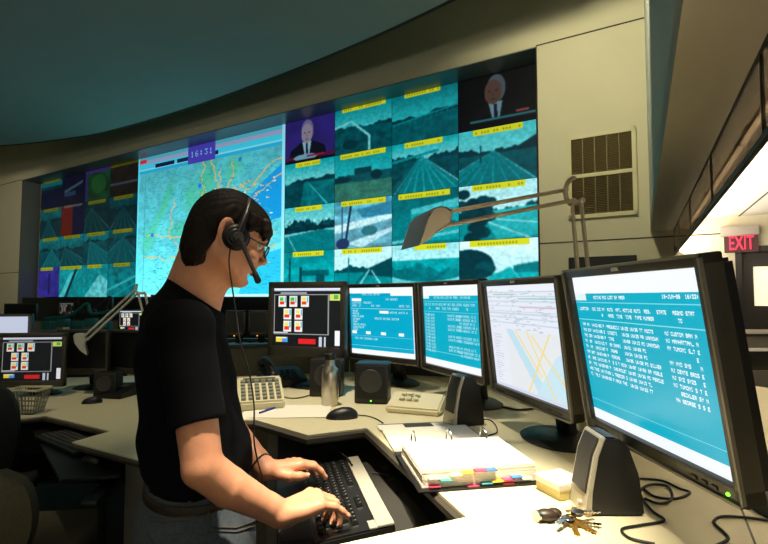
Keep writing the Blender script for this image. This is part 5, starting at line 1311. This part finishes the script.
# fringe and crown tufts
rr = np.random.default_rng(12)
for k in range(46):
    y = -.062+.124*k/45+rr.normal()*.002; a0 = (.070+rr.normal()*.004, y*.95, .080+rr.normal()*.004-abs(y)*.25)
    a1 = (.098-abs(y)*.30+rr.normal()*.003, y*1.02, .056-abs(y)*.1); tipz = .028+rr.normal()*.007-abs(y)*.10; a2 = (.108-abs(y)*.45+rr.normal()*.003, y*1.03+rr.normal()*.004, tipz)
    fh.cap(hw(*a0), hw(*a1), .0075, .006, .006); fh.cap(hw(*a1), hw(*a2), .0058, .0014, .004)
for k in range(0):
    th = rr.uniform(-2.4, 2.4)+PI; ph = rr.uniform(.05, 1.35); r1 = np.array((.103, .083, .091)); d = np.array((math.cos(th)*math.cos(ph), math.sin(th)*math.cos(ph), math.sin(ph)))
    p0 = d*r1*.98+np.array((-.014, 0, .038)); tn = np.array((-d[0]*d[2]*.6+.3, -d[1]*.2, -.8*math.cos(ph)+.1)); tn /= np.linalg.norm(tn)
    p1 = p0+tn*.03+d*.0015
    fh.cap(hw(*p0), hw(*p1), .005, .002, .005)
for k in range(26):
    y = -.05+.1*k/25; fh.cap(hw(-.098+abs(y)*.5, y, -.075), hw(-.096+abs(y)*.5+rr.normal()*.003, y+rr.normal()*.003, -.112+rr.normal()*.006), .006, .0015, .005)
me = fh.mesh('hair'); co = get_co(me).astype(np.float64); no = get_no(me)
loc = ((co-HO)@HR)/HS
ang_ = np.arctan2(loc[:, 1], loc[:, 0]*.4+.03)
st = np.sin(ang_*60+loc[:, 2]*40+3*np.sin(loc[:, 2]*60))*.5+np.sin(loc[:, 1]*520+loc[:, 2]*90+2*np.sin(loc[:, 0]*80))*.5
set_co(me, co+no*(st*.0009)[:, None]); me.transform(Matrix.Translation(-PBASE)); finish('hair', me, M['hair'], man_)
del fh

# shirt
fs = Field((-.80, .76, .90), (-.14, 1.56, 1.50), .0034)
def eb(c, r, k=.05): fs.ell(bw(*c), r, k, rot=BR)
eb((-.032, 0, 1.30), (.094, .155, .115)); eb((-.012, 0, 1.17), (.108, .150, .17)); eb((.010, 0, 1.05), (.118, .155, .13), .05)
fs.cap(bw(-.045, .13, 1.362), bw(-.045, -.12, 1.362), .048, .048, .04)
fs.cap(RSH+np.array((0, 0, .004)), RSH+(REL-RSH)*.70, .056, .050, .03); fs.cap(LSH, LSH+(LEL-LSH)*.70, .056, .050, .03)
fs.cap(hw(-.050, 0, -.085), bw(-.028, 0, 1.36), .056, .070, .04); fs.cap(hw(-.03, 0, -.12), bw(.0, 0, 1.35), .045, .055, .03)
# neckline
nd = (hw(-.04, 0, -.03)-NB); nd /= np.linalg.norm(nd)
nc = bw(.0, 0, 1.422)
ndt = BR@np.array((.57, 0, .82))
fs.op(lambda X: (X-nc)@ndt, nc-.2, nc+.25, .004, 'int', 0)
# sleeve hems and bottom hem
for SH, EL in ((RSH, REL), (LSH, LEL)):
    ad = (EL-SH)/np.linalg.norm(EL-SH); hc = SH+ad*.188
    if SH is RSH: ad = ad+np.array((.12, 0, .0)); ad /= np.linalg.norm(ad)
    def fn(X, hc=hc, ad=ad, SH=SH): return np.where(np.linalg.norm(X-(hc+ad*.04), axis=-1) < .085, np.where(np.abs((X-BO)@BR[:, 1]) > .145, (X-hc)@ad, -1), -1)
    fs.op(fn, hc-.16, hc+.16, .004, 'int', 0)
fs.op(lambda X: 1.000-X[..., 2]+.008*np.sin(X[..., 0]*25), (-.8, .76, .9), (-.14, 1.56, 1.03), .004, 'int', 0)
me = fs.mesh('t_shirt'); co = get_co(me).astype(np.float64); no = get_no(me); l = (co-BO)@BR
w = np.sin(l[:, 2]*38+l[:, 0]*30+2.2*np.sin(l[:, 1]*14+1))*.5+np.sin(l[:, 2]*70-l[:, 0]*44+1.7*np.sin(l[:, 0]*30))*.25+np.sin(l[:, 0]*46+l[:, 2]*9)*.4
amp = .0035+.004*np.clip((1.22-l[:, 2])/.2, 0, 1)
set_co(me, co+no*(w*amp)[:, None]); me.transform(Matrix.Translation(-PBASE)); shirt = finish('t_shirt', me, M['shirt'], man_)
del fs
# jeans
fj = Field((-.74, .82, .0), (-.14, 1.44, 1.06), .0042)
fj.ell(bw(.016, 0, .97), (.112, .148, .13), .05, rot=BR); fj.ell(bw(-.012, 0, .90), (.108, .150, .10), .05, rot=BR); fj.ell(bw(.03, 0, .87), (.108, .155, .12), .05, rot=BR)
for s_ in (-1, 1):
    hp = bw(.02, s_*.085, .86); kn = bw(.045, s_*.10, .50); an = bw(-.01, s_*.11, .07)
    fj.cap(hp, kn, .098, .076, .05); fj.cap(kn, an, .076, .066, .04)
fj.op(lambda X: X[..., 2]-1.012, (-.74, .82, .95), (-.14, 1.44, 1.06), .004, 'int', 0)
fj.op(lambda X: .05-X[..., 2], (-.74, .82, 0), (-.14, 1.44, .1), .004, 'int', 0)
me = fj.mesh('jeans'); co = get_co(me).astype(np.float64); no = get_no(me); l = (co-BO)@BR
w = np.sin(l[:, 2]*60+l[:, 0]*24+2*np.sin(l[:, 1]*20))*.5+np.sin(l[:, 2]*28-l[:, 0]*40)*.4
set_co(me, co+no*(w*.0028)[:, None]); me.transform(Matrix.Translation(-PBASE)); jeans = finish('jeans', me, M['jeans'], man_)
del fj
bm_ = bmesh.new(); bm_.from_mesh(jeans.data); bvh = BVHTree.FromBMesh(bm_); bm_.free()
def on_jeans(px, py, lift=.0015):
    d = ray(px, py).normalized(); h_ = bvh.ray_cast(Vector((0, 0, CAMZ))-PBASE, d)
    return None if h_[0] is None else h_[0]+h_[1]*lift
def seam(pts, r=.0011, name='stitching', m='stitch', dense=6):
    out = []
    for (a, b2), (c_, d) in zip(pts, pts[1:]):
        for k in range(dense): out.append(on_jeans(a+(c_-a)*k/dense, b2+(d-b2)*k/dense))
    out.append(on_jeans(*pts[-1])); out = [p for p in out if p is not None]
    if len(out) > 2:
        q = MB(); q.tube(out, r, 6, 1); q.build(name, M[m], jeans)
seam([(149, 517), (170, 518), (190, 516), (206, 511)]); seam([(149, 521), (170, 522), (190, 520), (206, 515)]); seam([(208, 500), (208, 522), (206, 560)]); seam([(146, 532), (152, 541), (160, 548)])
seam([(212, 527), (235, 528), (252, 522), (264, 512)]); seam([(214, 531), (236, 532), (254, 526), (266, 516)]); seam([(152, 498), (175, 502), (200, 505)], .0016); seam([(214, 503), (240, 506), (262, 506)], .0016)
seam([(189, 494), (190, 503)], .005, 'belt_loop', 'jeans'); seam([(168, 535), (190, 532), (206, 536)])
# belt
bp_ = []
for k in range(40):
    a_ = 2*PI*k/40; o_ = Vector(bw(.015, 0, .985))-PBASE; d_ = Vector(BR@np.array((math.cos(a_), math.sin(a_), 0)))
    h_ = bvh.ray_cast(o_, d_)[0]; bp_.append((h_ if h_ is not None else o_+d_*.13)-d_*.001)
q = MB(); q.tube(bp_, .004, 8, 1, closed=True)
for v in q.bm.verts: v.co.z = .985+(v.co.z-.985)*3.2
q.build('belt', M['belt'], man_)
# shoes
for s_ in (-1, 1):
    a = Vector(bw(-.04, s_*.115, .035))-PBASE; b_ = Vector(bw(.15, s_*.135, .03))-PBASE
    q = MB(); q.sph((a+b_)/2+Vector((0, 0, .0)), 1, (.15, .052, .05), rot=(0, 0, BY), u=24, v=14)
    for v in q.bm.verts: v.co.z = max(v.co.z, .001)
    q.cyl(a+Vector((0, 0, .0)), a+Vector((0, 0, .07)), .05, .045); q.build('shoe', M['black'], man_)

# ------------------------------------------------------------------ headset, glasses, watch
side = -1
ec = hw(.002, side*.096, -.006); t = thing('headset', 'black call-centre headset with boom microphone worn by the man', 'headset', Vector(ec))
def H2(x, y, z): return Vector(hw(x, y, z)-ec)
axv = (H2(.002, side*.12, -.006)-H2(.002, side*.08, -.006)).normalized()
q = MB(); q.cyl(H2(.002, side*.080, -.006), H2(.002, side*.094, -.006), .028, .030, 32); q.build('ear_cushion', M['blackmatte'], t)
q = MB(); q.cyl(H2(.002, side*.094, -.006), H2(.002, side*.104, -.006), .028, .022, 32); q.cyl(H2(.002, side*.104, -.006), H2(.002, side*.108, -.006), .018, .015, 24); q.build('ear_cup', M['black'], t)
q = MB(); q.cyl(H2(.006, side*.108, -.006), H2(.006, side*.116, -.006), .0115, .010, 20); q.build('boom_pivot', M['darkgrey'], t)
arc = []
for k in range(17):
    a = -.08+(PI+.16)*k/16; arc.append(H2(.004, side*.098*math.cos(a), .012+.112*math.sin(a)))
q = MB(); q.tube(arc, lambda u_: .0042, 8, 3); q.build('headband', M['darkgrey'], t)
q = MB(); q.tube([H2(.004, side*.104, .008), H2(.004, side*.104, .035), H2(.004, side*.095, .068), H2(.004, side*.080, .090)], lambda u_: .0088-.0045*u_, 10, 5); q.build('band_slider', M['black'], t)
q = MB(); q.cyl(H2(.002, .082, .0), H2(.002, .094, .0), .022, .018, 20); q.build('temple_pad', M['black'], t)
mic = [H2(.006, side*.116, -.008), H2(.030, side*.112, -.028), H2(.062, side*.096, -.054), H2(.092, side*.078, -.078)]
q = MB(); q.tube(mic, lambda u_: .0058-.0018*u_, 10, 6); q.build('boom', M['darkgrey'], t)
q = MB(); d_ = (mic[3]-mic[2]).normalized(); q.cyl(mic[3]-d_*.006, mic[3]+d_*.014, .0062, .0072, 16); q.sph(mic[3]+d_*.015, .0075); q.build('microphone', M['blackmatte'], t)
ecv = Vector(ec)
cb = [H2(-.002, side*.098, -.036), P(229, 262, 1.02)-ecv, P(232, 286, 1.02)-ecv, P(236, 312, 1.02)-ecv, P(240, 340, 1.0)-ecv, P(249, 372, 1.0)-ecv, P(254, 405, 1.02)-ecv, P(254, 440, 1.04)-ecv, P(258, 462, 1.06)-ecv, P(262, 478, 1.08)-ecv, P(262, 500, 1.1)-ecv]
q = MB(); q.tube(cb, .0018, 6, 8); q.build('cable', M['rubber'], t)
gc = hw(.1, 0, .0); t = thing('eyeglasses', 'thin metal-framed glasses worn by the man', 'glasses', Vector(gc))
def G(x, y, z): return Vector(hw(x, y, z)-gc)
for s_ in (-1, 1):
    ring = [G(.108-.10*max(0, abs(.033+.022*math.cos(a))-.02)*.5, s_*(.033+.023*math.cos(a)), -.003+.0155*math.sin(a)) for a in [k*2*PI/24 for k in range(24)]]
    q = MB(); q.tube(ring, .0016, 6, 1, closed=True); q.build('rim', M['darkgrey'], t)
    q = MB(); q.poly(ring); q.build('lens', M['lens'], t, False)
    q = MB(); q.tube([G(.105, s_*.056, .004), G(.098, s_*.068, .006), G(.06, s_*.077, .008), G(.0, s_*.084, .008), G(-.012, s_*.084, -.004)], .0015, 6, 4); q.build('temple', M['darkgrey'], t)
q = MB(); q.tube([G(.109, -.011, .002), G(.113, 0, .006), G(.109, .011, .002)], .0014, 6, 4); q.build('bridge', M['steel'], t)
# bracelet on the left wrist
fw = (LWR-LEL)/np.linalg.norm(LWR-LEL); wc = LWR-fw*.022
t = thing('bracelet', 'dark corded bracelet on the man\'s left wrist', 'bracelet', Vector(wc), rot=Vector(fw).to_track_quat('Z', 'Y').to_euler())
q = MB(); q.tube([(.0275*math.cos(a), .0275*math.sin(a), .002*math.sin(3*a)) for a in [k*2*PI/24 for k in range(24)]], .0028, 8, 1, closed=True); q.build('cord', M['leather'], t)
q = MB(); q.box((.0, -.030, .003), (.014, .006, .01), bev=.002); q.build('clasp', M['steel'], t)

# =================================================================== LIGHT
def spot(name, loc, tgt, energy, ang, blend, col, rad):
    l = bpy.data.lights.new(name, 'SPOT'); l.energy = energy; l.spot_size = R(ang); l.spot_blend = blend; l.color = col; l.shadow_soft_size = rad
    o = bpy.data.objects.new(name, l); COL.objects.link(o); o.location = loc
    o.rotation_euler = (Vector(tgt)-Vector(loc)).to_track_quat('-Z', 'Y').to_euler(); return o
def downlight(x, y, z, label):
    t = thing('ceiling_light', label, 'light', (x, y, z), 0, 'recessed ceiling downlights')
    q = MB(); q.lathe([(.085, 0), (.10, 0), (.10, -.012), (.085, -.012)]); q.build('trim_ring', M['silver'], t)
    q = MB(); q.lathe([(0, -.004), (.082, -.004), (.082, -.002), (0, -.002)]); q.build('lens', mat('lamp_lens', (255, 240, 210), .5, emit=(255, 230, 190), es=3), t)
WARM = (1, .86, .64)
downlight(-.05, .45, ZC-.002, 'recessed ceiling light above the raised desk')
spot('key_light', (-.05, .45, ZC-.05), (.05, .97, 1.0), 2100, 16.0, .75, WARM, .07)
downlight(-.5, 1.5, ZC-.002, 'recessed ceiling light above the back of the raised desk')
spot('desk_light', (-.5, 1.5, ZC-.05), (-.20, 1.70, 1.0), 560, 27, .9, WARM, .1)
downlight(1.0, 3.2, ZC-.002, 'recessed ceiling light washing the beige vent wall')
spot('wall_light', (1.0, 3.2, ZC-.05), (2.6, 5.4, 3.6), 330, 100, .9, (1, .93, .62), .15)
downlight(-2.0, 2.0, ZC-.002, 'recessed fill light added in the ceiling above the left desk')
spot('left_desk_fill', (-2.0, 2.0, ZC-.05), (-1.6, 2.95, .8), 150, 36, .9, WARM, .1)  # unseen spot added as fill for the left desk
downlight(-9.0, 8.0, ZC-.002, 'recessed ceiling light by the far left wall')
spot('far_light', (-9.0, 7.5, ZC-.05), (-10.3, 11.5, 3.0), 330, 80, .9, (1, .9, .7), .2)
def area(loc, tgt, sx, sy, energy, col):
    l = bpy.data.lights.new('fill_area_light', 'AREA'); l.shape = 'RECTANGLE'; l.size = sx; l.size_y = sy; l.energy = energy; l.color = col
    o = bpy.data.objects.new('fill_area_light', l); COL.objects.link(o); o.location = loc; o.rotation_euler = (Vector(tgt)-Vector(loc)).to_track_quat('-Z', 'Y').to_euler(); return o
area(tuple(sp(2.2, gl+.06, zb+.03)), tuple(sp(2.2, gl+.42, zc2)), .05, 1, 1, (1, .88, .72))  # hidden area light added to strengthen the cove wash on the corridor ceiling
_l = bpy.data.objects['fill_area_light']; _l.data.size = 5.6; _l.data.size_y = .04; _l.data.energy = 70
_d = (sp(2.2, gl+.42, zc2)-sp(2.2, gl+.06, zb+.03)).normalized(); _x = S; _z = -_d; _y = _z.cross(_x).normalized()
_l.matrix_world = Matrix.Translation(sp(2.2, gl+.06, zb+.03)) @ Matrix((_x, _y, _z)).transposed().to_4x4()
t = thing('fill_uplight', 'small unseen fill uplight added behind the camera at right', 'light', (1.2, -5.35, 1.5))  # unseen fitting and lamp added to brighten the soffit underside
q = MB(); q.box((0, .08, -.04), (1.3, .24, .03)); q.box((0, .2, .0), (1.3, .02, .08)); q.build('trough', M['silver'], t, False)
area((1.2, -5.2, 1.52), (1.2, -2.6, 2.5), 1.2, .15, 60, (1, .97, .92))
t = thing('fill_uplight', 'long unseen fill uplight added on the wall behind the desks', 'light', (-3, -5.35, 2.4))  # unseen fitting and lamp added as general fill for the ceiling
q = MB(); q.box((0, .08, -.04), (6.2, .24, .03)); q.box((0, .2, .0), (6.2, .02, .08)); q.build('trough', M['silver'], t, False)
area((-3, -5.2, 2.42), (-3, -3.2, 5.0), 6, .15, 280, (1, .95, .85))
spot('wall_band_fill', (-6.2, 4.0, ZC-.05), (-4.6, 9.2, 4.3), 75, 110, .95, (1, .92, .72), .2)  # unseen spot added to brighten the wall band above the screens
downlight(-6.2, 4.0, ZC-.002, 'recessed fill light added in the ceiling nearest the dark left screens')
w = bpy.data.worlds.new('world'); SC.world = w; w.use_nodes = True
w.node_tree.nodes['Background'].inputs[0].default_value = (.5, .6, .7, 1); w.node_tree.nodes['Background'].inputs[1].default_value = .03
SC.view_settings.view_transform = 'Standard'; SC.view_settings.look = 'None'; SC.view_settings.gamma = 1; SC.view_settings.exposure = 0; SC.view_settings.use_curve_mapping = False
